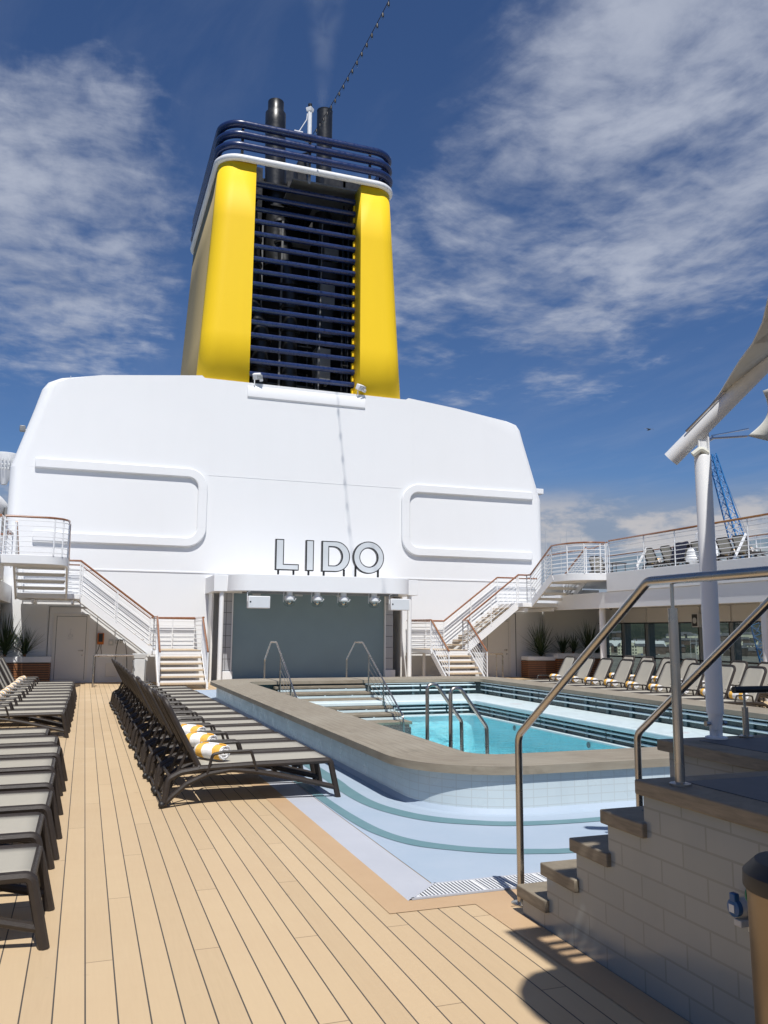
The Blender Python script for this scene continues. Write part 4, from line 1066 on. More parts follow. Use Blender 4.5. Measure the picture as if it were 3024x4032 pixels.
for x0_, x1_, lab in ((4.765, 5.45, 'white loudspeaker box hung under the left end of the stage canopy'), (9.50, 10.16, 'white loudspeaker box hung under the right end of the stage canopy')):
    s_ = thing('loudspeaker', lab, 'loudspeaker', ((x0_ + x1_) / 2, 25.97, 2.58), 0, 'loudspeakers under the stage canopy')
    w_ = (x1_ - x0_) / 2
    MB().box((-w_, -.02, -.19), (w_, .30, .19)).build('cabinet', M['white_trim'], s_, bevel=.02, seg=3)
    MB().box((-w_ + .02, -.025, -.17), (w_ - .02, -.018, .17)).build('grille', M['letter'], s_)
    MB().box((-w_ + .035, -.0265, -.02), (-w_ + .085, -.024, .03)).build('badge', M['letter_edge'], s_)
    m = MB().tube([(-w_ - .02, .1, .02), (-w_ - .02, .1, .30), (-w_ + .1, .1, .36)], .012, 6); m.build('bracket', M['white_trim'], s_)
for i, (x, lab) in enumerate(((6.12, 'clear domed stage light, leftmost of four under the canopy'), (7.04, 'clear domed stage light, second from the left under the canopy'), (7.93, 'clear domed stage light, third from the left under the canopy'), (8.99, 'clear domed stage light, rightmost of four under the canopy'))):
    s_ = thing('stage_light', lab, 'stage light', (x, 26.2, 2.66), 0, 'domed stage lights under the canopy')
    MB().lathe([(.10, .27), (.10, .16), (.16, .13), (.165, .02), (.13, -.02)], (0, 0, 0), 20).build('housing', M['white_trim'], s_)
    MB().lathe([(.175, .03), (.185, -.03), (.185, -.10), (.15, -.17), (.06, -.20)], (0, 0, 0), 20).build('dome', M['glass_clear'], s_)
    MB().lathe([(.13, .0), (.12, -.08), (.05, -.13)], (0, 0, 0), 12).build('reflector', M['chrome'], s_)
    MB().box((-.02, -.15, .06), (.05, -.10, .13)).build('control_box', M['black'], s_)
    MB().tube([(-.18, 0, .27), (-.2, 0, .05), (-.19, 0, -.06)], .010, 6).build('arm', M['white_trim'], s_)
    MB().tube([(.12, -.1, .1), (.19, -.12, .05), (.14, -.1, -.02), (.0, -.14, .02)], .010, 6).build('cable', M['white_trim'], s_)

# rooftop LIDO letters
lt = thing('lido_sign'.replace('lido_sign', 'letter_sign'), 'large LIDO letters with black outlines standing on the stage canopy', 'sign', (7.6, 26.6, 3.46))
def letter(outer, holes, fo, fh, lab):
    y0_, y1_ = -.02, .16
    def rr(p): return (p[0] - 7.6, p[1] - 3.46)
    cu = D.curves.new('c', 'CURVE'); cu.dimensions = '2D'; cu.fill_mode = 'BOTH'
    def mk(loops, e, y, mat, name, par):
        cu = D.curves.new('c', 'CURVE'); cu.dimensions = '2D'; cu.fill_mode = 'BOTH'; cu.extrude = e
        for loop in loops:
            sp = cu.splines.new('POLY'); sp.points.add(len(loop) - 1); sp.use_cyclic_u = True
            for q, p in zip(sp.points, loop): a, b = rr(p); q.co = (a, b, 0, 1)
        to = D.objects.new('tmp', cu); COL.objects.link(to)
        dg = bpy.context.evaluated_depsgraph_get(); me = D.meshes.new_from_object(to.evaluated_get(dg)); D.objects.remove(to)
        me.transform(Matrix.Translation((0, y, 0)) @ Matrix.Rotation(PI / 2, 4, 'X')); me.name = name
        me.materials.clear(); me.materials.append(mat)
        o = D.objects.new(name, me); COL.objects.link(o); o.parent = par; return o
    body = mk([outer] + holes, .075, .075, M['letter_edge'], 'letter', lt); body['label'] = lab
    mk([fo] + fh, .006, -.004, M['letter'], 'face', body)
def circ(cx, cz, r, n=48, rev=False):
    p = [(cx + r * math.cos(2 * PI * i / n), cz + r * math.sin(2 * PI * i / n)) for i in range(n)]; return p[::-1] if rev else p
letter([(5.725, 3.65), (6.505, 3.65), (6.505, 3.858), (6.0, 3.858), (6.0, 4.67), (5.725, 4.67)], [], [(5.758, 3.683), (6.472, 3.683), (6.472, 3.825), (5.967, 3.825), (5.967, 4.637), (5.758, 4.637)], [], 'letter L')
letter([(6.742, 3.65), (7.008, 3.65), (7.008, 4.672), (6.742, 4.672)], [], [(6.775, 3.683), (6.975, 3.683), (6.975, 4.639), (6.775, 4.639)], [], 'letter I')
def dshape(x0_, x1_, z0_, z1_):
    r = (z1_ - z0_) / 2; zc = (z0_ + z1_) / 2; cx = x1_ - r * .96
    return [(x0_, z1_), (x0_, z0_)] + [(cx + r * .96 * math.cos(-PI / 2 + PI * i / 28), zc + r * math.sin(-PI / 2 + PI * i / 28)) for i in range(29)]
letter(dshape(7.287, 8.26, 3.645, 4.67), [dshape(7.533, 7.985, 3.858, 4.47)[::-1]], dshape(7.32, 8.227, 3.678, 4.637), [dshape(7.50, 8.018, 3.825, 4.503)[::-1]], 'letter D')
letter(circ(8.925, 4.165, .548), [circ(8.932, 4.168, .312, rev=True)], circ(8.925, 4.165, .515), [circ(8.932, 4.168, .345, rev=True)], 'letter O')
for x in (5.835, 6.344, 6.85, 7.37, 8.07, 8.477, 9.278):
    zt = 3.65 if x < 8.3 else 3.86
    if abs(x - 8.07) < .01: zt = 3.74
    MB().box((x - 7.6 - .03, .04, 0), (x - 7.6 + .03, .10, zt - 3.46)).build('support_post', M['letter_edge'], lt)

# ================================================================== STAIRCASES AND BALCONIES
def rail_run(parent, base, h=1.02, nb=7, posts=None, hand=True, zb=.08, rounded=0, pr=.02, curve=None):
    """posts, horizontal bars and a varnished handrail over a base polyline"""
    P = [Vector(p) for p in base]
    m = MB()
    for k in range(nb):
        dz = zb + (h - zb - .10) * k / (nb - 1)
        pts = [p + Vector((0, 0, dz)) for p in P]
        m.tube(pts, .0105, 6)
    for i, p in enumerate(P):
        if curve and i in curve: continue
        m.tube([p, p + Vector((0, 0, h - .02))], pr, 8)
    if posts:
        for a, b, f in posts: q = P[a].lerp(P[b], f); m.tube([q, q + Vector((0, 0, h - .02))], pr, 8)
    m.build('railing', M['white_trim'], parent)
    if hand:
        m = MB(); m.tube([p + Vector((0, 0, h)) for p in P], .032, 8); m.build('handrail', M['handrail'], parent)
def staircase(mir, lab):
    t = thing('deck_staircase', lab, 'staircase', (7.3, 25.0, 0), 0, 'white staircases up to the upper deck')
    sx = 1 if not mir else -1
    def X(x): return (x - 7.3) * sx
    def Y(y): return y - 25.0
    def bx(x0_, x1_, y0_, y1_, z0_, z1_, name, mat, bevel=.0): return MB().box((X(x0_), Y(y0_), z0_), (X(x1_), Y(y1_), z1_)).build(name, mat, t, bevel=bevel)
    tm = M['tread_beige']
    # lower flight
    for k in range(5):
        z = .18 * (k + 1); y = 25.02 + .27 * k
        bx(2.12, 3.42, y, y + .30, z - .05, z, 'tread', tm, .006)
        bx(2.13, 3.41, y + .26, y + .285, z, z + .055, 'riser_lip', M['white_trim'])
    for x in (2.07, 3.44):
        MB().beam((X(x), Y(24.98), -.02), (X(x), Y(26.45), 1.0), .045, .20).build('stringer', M['white'], t)
        MB().box((X(x) - .03, Y(24.93), 0), (X(x) + .03, Y(25.02), .20)).build('newel_foot', M['white'], t)
    # landing
    bx(1.98, 3.50, 26.37, 28.72, .96, 1.07, 'landing', M['white']); bx(2.12, 3.42, 26.35, 28.6, 1.073, 1.085, 'landing_cover', tm)
    for x in (2.25, 3.35): bx(x - .04, x + .04, 27.3, 27.38, 0, .96, 'landing_leg', M['white'])
    # long flight
    n2 = 9; run = 2.17 / n2; rise = (2.75 - 1.08) / (n2 + 1)
    for k in range(n2):
        z = 1.08 + rise * (k + 1); x1_ = 1.98 - run * k; 
        bx(x1_ - run - .03, x1_, 27.05, 28.5, z - .045, z, 'tread', tm, .006)
    for y in (27.0, 28.56):
        MB().beam((X(2.02), Y(y), .98), (X(-.22), Y(y), 2.68), .05, .22).build('stringer', M['white'], t)
    # upper landing
    bx(-1.98, -.19, 26.62, 28.72, 2.60, 2.75, 'landing', M['white'], .008)
    # upper flight, climbing towards the viewer
    for k in range(5):
        z = 2.75 + .182 * (k + 1); y = 26.60 - .27 * k
        bx(-1.92, -.62, y - .29, y, z - .05, z, 'tread', M['cream'], .004)
        bx(-1.90, -.64, y - .285, y - .27, z - .10, z - .05, 'tread_edge', M['cream'])
    for x in (-.575, -1.96): MB().beam((X(x), Y(26.75), 2.66), (X(x), Y(25.15), 3.60), .05, .24).build('stringer', M['white'], t)
    for x in (-.4, -1.5): MB().beam((X(x), Y(26.7), 2.52), (X(x), Y(28.8), 2.52), .06, .12).build('landing_bracket', M['white'], t)
    # railings
    rail_run(t, [(X(3.44), Y(25.0), .05), (X(3.44), Y(26.45), 1.07)])
    rail_run(t, [(X(2.07), Y(25.0), .05), (X(2.07), Y(26.45), 1.07)])
    rail_run(t, [(X(2.02), Y(26.98), 1.07), (X(-.22), Y(26.98), 2.75), (X(-.57), Y(26.98), 2.75)], posts=[(0, 1, .5), (0, 1, .97)])
    rail_run(t, [(X(2.07), Y(26.45), 1.07), (X(2.02), Y(26.98), 1.07)])
    rail_run(t, [(X(3.47), Y(26.45), 1.07), (X(3.47), Y(28.64), 1.07), (X(2.02), Y(28.64), 1.07), (X(-.22), Y(28.64), 2.75), (X(-1.95), Y(28.64), 2.75)], posts=[(2, 3, .5), (1, 2, .5)])
    rail_run(t, [(X(-.57), Y(26.98), 2.75), (X(-.57), Y(26.7), 2.75), (X(-.56), Y(25.2), 3.66)])
    rail_run(t, [(X(-1.96), Y(26.7), 2.75), (X(-1.96), Y(25.2), 3.66)])
    return t

staircase(False, 'white staircase with varnished handrails left of the stage')
staircase(True, 'white staircase with varnished handrails right of the stage')
def balcony(lab, poly, railpts, mirror_posts):
    t = thing('balcony', lab, 'balcony', (0, 0, 0), 0, 'rounded balconies at the head of the stairs')
    MB().prism(poly, 3.42, 3.66, 'z').build('floor', M['white'], t, bevel=.01, sharp=30)
    rail_run(t, railpts, curve=mirror_posts)
    return t
arcL = [(-.56 - .62 + .62 * math.cos(-a), 24.62 + .62 * math.sin(-a)) for a in [PI / 2 * i / 7 for i in range(8)]][::-1]
polyL = [(-2.2, 25.22), (-2.2, 23.96)] + arcL + [(-.56, 25.22)]
balcony('rounded white balcony at the head of the left staircase', polyL, [(x, y, 3.66) for x, y in [(-2.15, 24.0)] + arcL + [(-.56, 25.2)]], (2, 3, 4, 6, 7, 8) if False else (1, 2, 4, 6, 7))
arcR = [(15.16 + .9 - .9 * math.cos(a), 24.75 - 1.15 * math.sin(a)) for a in [PI / 2 * i / 8 for i in range(9)]]
polyR = [(15.16, 25.22)] + arcR + [(16.2, 23.5), (16.95, 23.5), (16.95, 25.22)]
balcony('rounded white balcony at the head of the right staircase', polyR, [(x, y, 3.66) for x, y in [(15.16, 25.2)] + arcR + [(16.22, 23.55)]], (1, 2, 4, 5, 7, 8))

# ================================================================== UPPER DECKS
ud = thing('upper_deck', 'white upper deck with deep fascia over the lounger area on the right', 'deck structure', (16.2, 23.4, 0))
def UB(a, b, name, mat, bevel=0.):
    return MB().box((a[0] - 16.2, a[1] - 23.4, a[2]), (b[0] - 16.2, b[1] - 23.4, b[2])).build(name, mat, ud, bevel=bevel)
UB((16.2, 4, 3.04), (16.32, 23.5, 3.66), 'fascia', M['white'], .01)
UB((16.32, 4, 3.45), (20.2, 23.5, 3.655), 'floor', M['white']); UB((16.95, 23.5, 3.45), (20.2, 28.9, 3.655), 'floor', M['white'])
UB((16.24, 4, 2.50), (16.36, 28.85, 3.038), 'beam', M['white'], .01)
UB((16.37, 4, 2.60), (19.9, 28.88, 2.66), 'soffit', M['cream'])
UB((16.199, 22.07, 3.05), (16.203, 22.085, 3.65), 'weld_seam', M['seam'])
for y in (24.2, 17.0, 10.): MB().lathe([(.105, 0), (.105, 2.6)], (16.48 - 16.2, y - 23.4, 0), 20).build('column', M['white'], ud, sharp=50)
for sxn, syn in ((16.4, 23.2),):
    MB().sphere((16.62 - 16.2, 23.9 - 23.4, 2.52), .06, 10, 6).build('ceiling_camera', M['black'], ud)
def UR(pts, **k): rail_run(ud, [(x - 16.2, y - 23.4, z) for x, y, z in pts], **k)
ysr = [23.38] + [21.55 - 1.45 * i for i in range(12)]
UR([(16.26, y, 3.66) for y in ysr], h=1.06, nb=8)
UR([(16.26, 23.5, 3.66), (16.9, 25.2, 3.66), (16.9, 28.6, 3.66)], h=1.02)
UR([(19.7, y, 3.66) for y in [28.5 - 2 * i for i in range(12)]], h=1.1, nb=4)
for i in range(11):
    UB((19.78, 28.4 - 2 * i - 1.95, 3.72), (19.80, 28.4 - 2 * i, 4.66), 'glass_screen', M['glass_clear'])
for y in (22.1, 17.8): MB().beam((16.3 - 16.2, y - 23.4 - .0, 3.66), (16.9 - 16.2, y - 23.4 + .15, 4.4), .04, .06).build('rail_stay', M['white_trim'], ud)
udl = thing('upper_deck', 'end of the shaded upper deck at the left edge above the planter', 'deck structure', (-2.2, 24, 0))
MB().box((-7, -18, 3.04), (0, 1.2, 3.66)).build('floor', M['white'], udl, bevel=.01)
MB().box((-7, -18, 2.5), (-.06, 4.86, 3.036)).build('beam', M['cream'], udl, bevel=.01)
MB().box((-7, 1.2, 3.2), (-.45, 4.8, 3.5)).build('floor', M['white'], udl)
rail_run(udl, [(-1.0, .1, 3.66), (-.05, 0, 3.66), (.0, 1.2, 3.66)], nb=7)
rail_run(udl, [(-.05, 1.2, 3.50), (.02, 3.0, 3.50), (-1.2, 4.0, 3.50)], nb=7)
m = MB().beam((-2.30 + 2.2, 1.25, 3.55), (-2.2 + 2.2, 1.5, 4.45), .05, .05); m.build('newel', M['handrail'], udl)

# window wall on the right
ww = thing('window_wall', 'long dark-framed window wall sheltering the right side of the deck', 'window wall', (19.5, 28.8, 0))
def WB(a, b, name, mat, par=None): return MB().box((a[0] - 19.5, a[1] - 28.8, a[2]), (b[0] - 19.5, b[1] - 28.8, b[2])).build(name, mat, par or ww)
WB((19.46, 4, 2.08), (19.9, 28.86, 2.60), 'header', M['cream']); WB((19.45, 4, 2.04), (19.56, 28.85, 2.08), 'head_frame', M['black'])
WB((19.44, 4, .77), (19.53, 28.84, .82), 'transom', M['black']); WB((19.45, 4, 0), (19.57, 28.84, .09), 'sill', M['black'])
for i in range(17):
    y = 28.78 - 1.43 * i
    WB((19.45, y - .20, .09), (19.75, y - .06, 2.04), 'mullion', M['mullion']); WB((19.44, y - .06, .09), (19.50, y - .015, 2.04), 'mullion_seal', M['black'])
    WB((19.40, y - .16, 2.09), (19.46, y - .04, 2.58), 'header_rib', M['cream'])
    if y - 1.43 > 4:
        WB((19.50, y - 1.43, .82), (19.512, y - .2, 2.04), 'pane', M['glass']); WB((19.50, y - 1.43, .09), (19.512, y - .2, .77), 'pane', M['glass'])
sp = thing('wall_speaker', 'white framed loudspeaker on the shaded wall above the windows', 'loudspeaker', (19.3, 22.9, 2.12))
MB().box((-.10, -.16, -.22), (.12, .16, .24)).build('cabinet', M['white_trim'], sp, bevel=.02)
MB().box((-.104, -.13, -.19), (-.098, .13, .21)).build('grille', M['black'], sp)
MB().lathe([(.10, -.107), (.085, -.115), (.03, -.10)], (0, 0, 0), 18, 'x').build('cone', M['panel_grey'], sp)
#@@P4
# ================================================================== SUN LOUNGERS
def make_lounger():
    """local x from head to foot, y across, origin under the head end"""
    t = thing('sun_lounger', 'x', 'sun lounger')
    W = .31
    for sy in (-1, 1):
        y = sy * W
        arch = fillet([(.04, y * 1.04, .03), (.135, y * 1.03, .115), (.26, y, .215), (.46, y, .300), (.69, y, .330), (.92, y, .303), (1.15, y, .257), (1.39, y, .20), (1.76, y * 1.02, .105)], .12, 3)
        MB().tube(arch, .027, 8).build('side_arch', M['frame'], t)
        up = fillet([(.055, y * 1.04, .05), (.085, y * 1.01, .27), (.20, y, .325), (.39, y, .352), (.60, y, .360), (.96, y, .368), (1.715, y, .373), (1.80, y * 1.06, .0)], [0, .06, .1, .1, .1, .1, .045, 0], 5)
        MB().tube(up, [.031] * len(up), 8).build('side_rail', M['frame'], t)
        MB().sphere((.03, y * 1.06, .035), .034, 10, 7).build('caster', M['rubber'], t)
        arm = fillet([(.455, y * 1.04, .30), (.50, y * 1.10, .486), (.60, y * 1.10, .505), (.88, y * 1.10, .507), (.945, y * 1.05, .315)], .035, 4)
        MB().tube(arm, .016, 6).build('armrest', M['frame'], t)
        m = MB().tube([(.115, y * .72, .17), (.285, y * .72, .56)], .015, 6)
        m.build('back_strut', M['frame'], t)
        m = MB().tube(fillet([(.06, y * .55, .22), (.05, y * .55, .12), (.05, y * .9, .12), (.06, y * .9, .22), (.13, y * .85, .30)], .03, 3), .011, 6); m.build('strut_bracket', M['frame'], t)
        MB().sphere((.375, y * .99, .362), .030, 8, 6).build('back_pivot', M['frame'], t)
    for x, z, r in ((.045, .05, .017), (.10, .285, .016), (.62, .315, .014), (1.72, .368, .020), (1.20, .245, .013)):
        MB().tube([(x, -W, z), (x, W, z)], r, 8).build('cross_bar', M['frame'], t)
    # seat sling: slight sag, edges wrapped
    m = MB(); nx, ny = 14, 6
    k = m.add([(.40 + 1.305 * i / nx, -.288 + .576 * j / ny, .386 - .012 * math.sin(PI * i / nx) * math.sin(PI * j / ny)) for i in range(nx + 1) for j in range(ny + 1)])
    for i in range(nx):
        for j in range(ny): a = k + i * (ny + 1) + j; m.face([a, a + 1, a + ny + 2, a + ny + 1][::-1], True)
    o = m.build('seat', M['sling'], t, fix=False); s_ = o.modifiers.new('t', 'SOLIDIFY'); s_.thickness = .008
    # backrest, reclined, rounded top
    bx, bz = Vector((-.36, 0, .665)).normalized(), None
    ax = Vector((-.36, 0, .665)).normalized(); nv = Vector((.665, 0, .36)).normalized()
    P0 = Vector((.375, 0, .37)); Lb = .765
    fr = fillet([P0 + Vector((0, -.288, 0)), P0 + ax * (Lb - .02) + Vector((0, -.262, 0)), P0 + ax * (Lb - .02) + Vector((0, .262, 0)), P0 + Vector((0, .288, 0))], .11, 8)
    MB().tube(fr, .027, 8).build('back_frame', M['frame'], t)
    rows = []
    m = MB()
    for i in range(15):
        f = i / 14; h = Lb * f - .0 - (.03 if i == 14 else 0)
        w_ = .278 - .024 * f
        dtop = Lb - .02 - h
        if dtop < .10: w_ = w_ - .11 + math.sqrt(max(0, .11 ** 2 - (.11 - dtop) ** 2))
        sag_ = -.012 * math.sin(PI * f)
        rows.append(m.add([P0 + ax * h + nv * (.012 + sag_ * math.sin(PI * j / 6)) + Vector((0, -w_ + 2 * w_ * j / 6, 0)) for j in range(7)]))
    for a, b in zip(rows, rows[1:]):
        for j in range(6): m.face([a + j, b + j, b + j + 1, a + j + 1][::-1], True)
    o = m.build('backrest', M['sling'], t, fix=False); s_ = o.modifiers.new('t', 'SOLIDIFY'); s_.thickness = .008
    return t
LPROTO = make_lounger(); FIRST = [True]
RNGL = random.Random(11)
def lounger(x, y, rz, label, group, z=0., jig=.012):
    if FIRST[0]: o = LPROTO; FIRST[0] = False
    else: o = copy_tree(LPROTO)
    o.location = (x + RNGL.uniform(-jig, jig) * 1.5, y + RNGL.uniform(-jig, jig), z); o.rotation_euler = (0, 0, rz + RNGL.uniform(-.008, .008))
    o['label'] = label; o['group'] = group; o['category'] = 'sun lounger'
    return o
def make_towel():
    m = MB(); n = 70; turns = 4.2; r0, r1 = .014, .084; pts = []
    for i in range(n + 1):
        f = i / n; a = 2 * PI * turns * f; r = r0 + (r1 - r0) * f
        pts.append((r * math.cos(a), r * math.sin(a) * .96))
    ny = 10; rg = random.Random(5); rings = []
    for j in range(ny + 1):
        y = -.19 + .38 * j / ny
        sq = 1 - (.10 if j in (0, ny) else .03 if j in (1, ny - 1) else 0) + rg.uniform(-.012, .012)
        ph = rg.uniform(-.03, .03)
        rings.append(m.add([(x * sq * (1 + ph), y + (.006 * math.sin(i * .9)), z * sq + .084) for i, (x, z) in enumerate(pts)]))
    for a, b in zip(rings, rings[1:]):
        for i in range(n): m.face([a + i, a + i + 1, b + i + 1, b + i], True)
    o = m.build('rolled_towel', M['towel'], fix=False, sharp=80); s_ = o.modifiers.new('t', 'SOLIDIFY'); s_.thickness = .012; s_.offset = 0
    return o
TPROTO = make_towel(); TF = [True]
def towel(x, y, label, group, z=.392, rz=0., rx=0.):
    o = TPROTO if TF[0] else TPROTO.copy()
    if not TF[0]: COL.objects.link(o)
    TF[0] = False
    o.location = (x, y, z); o.rotation_euler = (0, 0, rz + RNGL.uniform(-.10, .10)); tag(o, label, 'towel', group)
    s = RNGL.uniform(.93, 1.05); o.scale = (s, s, s)
# row of fourteen along the pool surround
for i in range(14):
    y = 8.86 + .862 * i; x = .755 - .011 * i
    pl_ = 'nearest lounger' if i == 0 else 'farthest lounger' if i == 13 else ORD[i] + ' lounger from the near end'
    lounger(x, y, 0, pl_ + ' of the row along the left of the pool', 'loungers in the row along the left side of the pool')
    if i < 3: towel(x + .535, y - .02, 'rolled striped towel on the ' + pl_ + ' of the poolside row', 'rolled towels on the poolside row', rz=.62)
for i in range(8):
    y = 5.42 + .93 * i; x = -.13 - 1.8 - (.17 if i == 7 else 0) - (.03 * (i == 6))
    pl_ = 'nearest lounger' if i == 0 else 'farthest lounger' if i == 7 else ORD[i] + ' lounger from the near end'
    lounger(x, y, 0, pl_ + ' of the near left edge row', 'loungers in the near row at the left edge')
for i in range(10):
    y = 14.72 + .86 * i; x = -.16 - 1.8 + .004 * i
    pl_ = 'nearest lounger' if i == 0 else 'farthest lounger' if i == 9 else ORD[i] + ' lounger from the near end'
    lounger(x, y, 0, pl_ + ' of the far left row', 'loungers in the far row at the left edge')
    towel(x + .54, y, 'rolled striped towel on the ' + pl_ + ' of the far left row', 'rolled towels on the far left row')
for i in range(9):
    y = 13.54 + .862 * i
    pl_ = 'nearest lounger' if i == 0 else 'farthest lounger' if i == 8 else ORD[i] + ' lounger from the near end'
    lounger(12.88, y, PI, pl_ + ', front row across the pool', 'loungers in the front row across the pool')
    towel(12.34, y, 'rolled towel on the ' + pl_ + ', front row across the pool', 'rolled towels on the front row across the pool', rz=PI)
for i in range(7):
    y = 15.45 + .875 * i
    pl_ = 'nearest lounger' if i == 0 else 'farthest lounger' if i == 6 else ORD[i] + ' lounger from the near end'
    lounger(15.0, y, PI, pl_ + ', back row by the windows', 'loungers in the back row across the pool')
    towel(14.46, y, 'rolled towel on the ' + pl_ + ', back row by the windows', 'rolled towels on the back row across the pool', rz=PI)
for i, y in enumerate((18.3, 18.95, 20.0, 20.65, 21.42, 22.25)):
    uo = lounger(16.85, y - .1, .0, 'lounger on the upper deck behind the railing, ' + ['nearest of six', 'second nearest of six', 'third nearest of six', 'fourth nearest of six', 'fifth nearest, under a navy cloth', 'farthest of six'][i], 'loungers on the upper deck', z=3.657)
    uo.scale = (.52, .92, .70)
    if i != 4: towel(17.15, y - .1, 'rolled towel on the upper deck lounger, ' + ['nearest of five', 'second nearest of five', 'third nearest of five', 'fourth nearest of five', '', 'farthest of five'][i], 'rolled towels on the upper deck', z=3.90)
uo = lounger(17.6, 26.2, .6, 'lone dark lounger beyond the rounded balcony on the upper deck', 'loungers on the upper deck', z=3.657)
uo.scale = (.95, .92, .8)
m = MB(); nx, ny = 10, 10
def clo(u, v):
    a = u * 1.5 - .75; x = -.03 + (a * .42 if a > 0 else a * .30); z = 1.07 - abs(a) * (1.05 if a < 0 else .85)
    return (x + .02 * math.sin(v * 17) * abs(a), -.33 + .66 * v + .015 * math.sin(u * 9), z + .01 * math.sin(v * 11))
k = m.add([clo(i / nx, j / ny) for i in range(nx + 1) for j in range(ny + 1)])
for i in range(nx):
    for j in range(ny): a = k + i * (ny + 1) + j; m.face([a, a + 1, a + ny + 2, a + ny + 1], True)
o = m.build('blanket', M['navy_cloth'], fix=False, sharp=80); o.location = (16.85, 20.52, 3.657); o.scale = (.72, .92, .70); s_ = o.modifiers.new('t', 'SOLIDIFY'); s_.thickness = .02
tag(o, 'navy cloth draped over the back of an upper deck lounger', 'blanket')

# ================================================================== PLANTERS, PLANTS, BINS, BARRIERS
def planter(name_lab, poly, z1, loc, slat_z=.62):
    t = thing('planter', name_lab, 'planter', loc)
    MB().prism([(x * .975, y * .975) for x, y in poly], 0, slat_z, 'z').build('tub', M['tub_dark'], t)
    n = 9
    for i in range(n):
        z = .03 + i * (slat_z - .03) / n
        MB().prism(poly, z, z + (slat_z / n) * .62, 'z').build('slat', M['planter_wood'], t)
    MB().prism([(x * 1.02, y * 1.02) for x, y in poly], slat_z + .01, z1, 'z').build('rim', M['white_trim'], t, bevel=.02)
    return t
M['tub_dark'] = simple('planter_tub', (.05, .03, .02), .6)
def boxp(x0, x1, y0, y1): return [(x0, y0), (x1, y0), (x1, y1), (x0, y1)]
planter('timber slatted planter with white rim beside the left door', boxp(-.78, .78, -.3, .3), .85, (-1.74, 28.5, 0), .66)
planter('low timber slatted planter, the left of the two on the right', [(-.52, -.12), (.05, -.42), (.55, -.42), (.55, .42), (-.52, .42)], .80, (16.25, 28.1, 0), .64)
planter('large timber slatted planter with white rim under the upper deck on the right', boxp(-1.05, 1.05, -.42, .42), .92, (17.75, 27.9, 0), .72)
def yucca(lab, loc, n, h, seed, spread=1.):
    r = random.Random(seed); m = MB()
    for i in range(n):
        a = r.uniform(0, 2 * PI); el = r.uniform(.25, 1.5) if i % 3 else r.uniform(1.0, 1.5); ln = h * r.uniform(.65, 1.05)
        w_ = r.uniform(.014, .024); d = Vector((math.cos(a) * math.cos(el) * spread, math.sin(a) * math.cos(el) * spread, math.sin(el))); side = Vector((-math.sin(a), math.cos(a), 0))
        droop = r.uniform(.05, .35) * (1.3 - el / 1.5); prev = None; b0 = Vector((r.uniform(-.05, .05), r.uniform(-.05, .05), r.uniform(0, .15)))
        for j in range(6):
            f = j / 5; p = b0 + d * ln * f + Vector((0, 0, -droop * ln * f * f)); ww_ = w_ * (1 - f) ** .6 * (1 if j else .6) + .0008
            c = m.add([p - side * ww_, p + side * ww_])
            if prev is not None: m.face([prev, prev + 1, c + 1, c])
            prev = c
    t = thing('potted_plant', lab, 'plant', loc, 0, 'spiky green plants')
    m.build('leaves', M['leaf'], t, fix=False)
    MB().tube([(0, 0, -.25), (0, 0, .08)], [.05, .04], 8).build('stem', M['planter_wood'], t)
yucca('tall spiky plant in the planter at the left edge', (-2.28, 28.4, .88), 110, 1.35, 1, 1.1)
yucca('smaller spiky plant beside the tall one in the left planter', (-1.72, 28.4, .86), 60, .95, 2, 1.2)
yucca('tall spiky plant, leftmost on the right side, against the grey bulkhead', (16.35, 28.1, .80), 120, 1.45, 3, 1.0)
yucca('low spiky plant between the two tall ones on the right', (17.25, 28.0, .88), 65, .85, 4, 1.1)
yucca('low spiky plant right of the middle in the large planter', (17.65, 27.9, .90), 55, .8, 6, 1.1)
yucca('tall spiky plant in the large planter beside the white column', (18.35, 27.9, .90), 110, 1.4, 5, 1.0)
yucca('spiky plant in the large planter behind the white column', (18.9, 28.2, .86), 60, .8, 8, 1.2)
def binm(x, y, lab):
    t = thing('waste_bin', lab, 'waste bin', (x, y, 0), 0, 'steel waste bins beside the stairs')
    MB().box((-.16, -.16, .05), (.16, .16, .82)).build('body', M['panel_grey'], t, bevel=.015)
    MB().box((-.20, -.20, 0), (-.165, .20, .78)).build('side_panel', M['duct'], t, bevel=.01); MB().box((.165, -.20, 0), (.20, .20, .78)).build('side_panel', M['duct'], t, bevel=.01)
    m = MB(); k = m.add([(-.17, -.17, .83), (.17, -.17, .83), (.17, .17, .83), (-.17, .17, .83), (-.22, -.20, .97), (.22, -.20, .97), (.22, .20, .97), (-.22, .20, .97)])
    for q in ((3, 2, 1, 0), (4, 5, 6, 7), (0, 1, 5, 4), (1, 2, 6, 5), (2, 3, 7, 6), (3, 0, 4, 7)): m.face([k + i for i in q])
    m.build('top', M['letter'], t, bevel=.008)
binm(1.63, 26.9, 'grey steel waste bin under the left staircase'); binm(13.10, 26.9, 'grey steel waste bin under the right staircase')
def barrier(x0, x1, y, lab):
    t = thing('crowd_barrier', lab, 'barrier', (x0, y, 0), 0, 'steel barrier rails beside the stairs'); s = 1 if x1 > x0 else -1; L_ = abs(x1 - x0)
    MB().tube(fillet([(0, 0, 0), (0, 0, .93), (s * L_, 0, .93)], .04, 5), .024, 10).build('rail', M['steel'], t)
    MB().tube(fillet([(s * .02, .45, 0), (s * .02, .45, .90), (s * .02, .02, .90)], .04, 5), .018, 8).build('side_rail', M['steel'], t)
barrier(.30, 1.45, 26.5, 'steel barrier rail in front of the left door wall'); barrier(14.2, 13.2, 27.1, 'steel barrier rail in front of the right door')
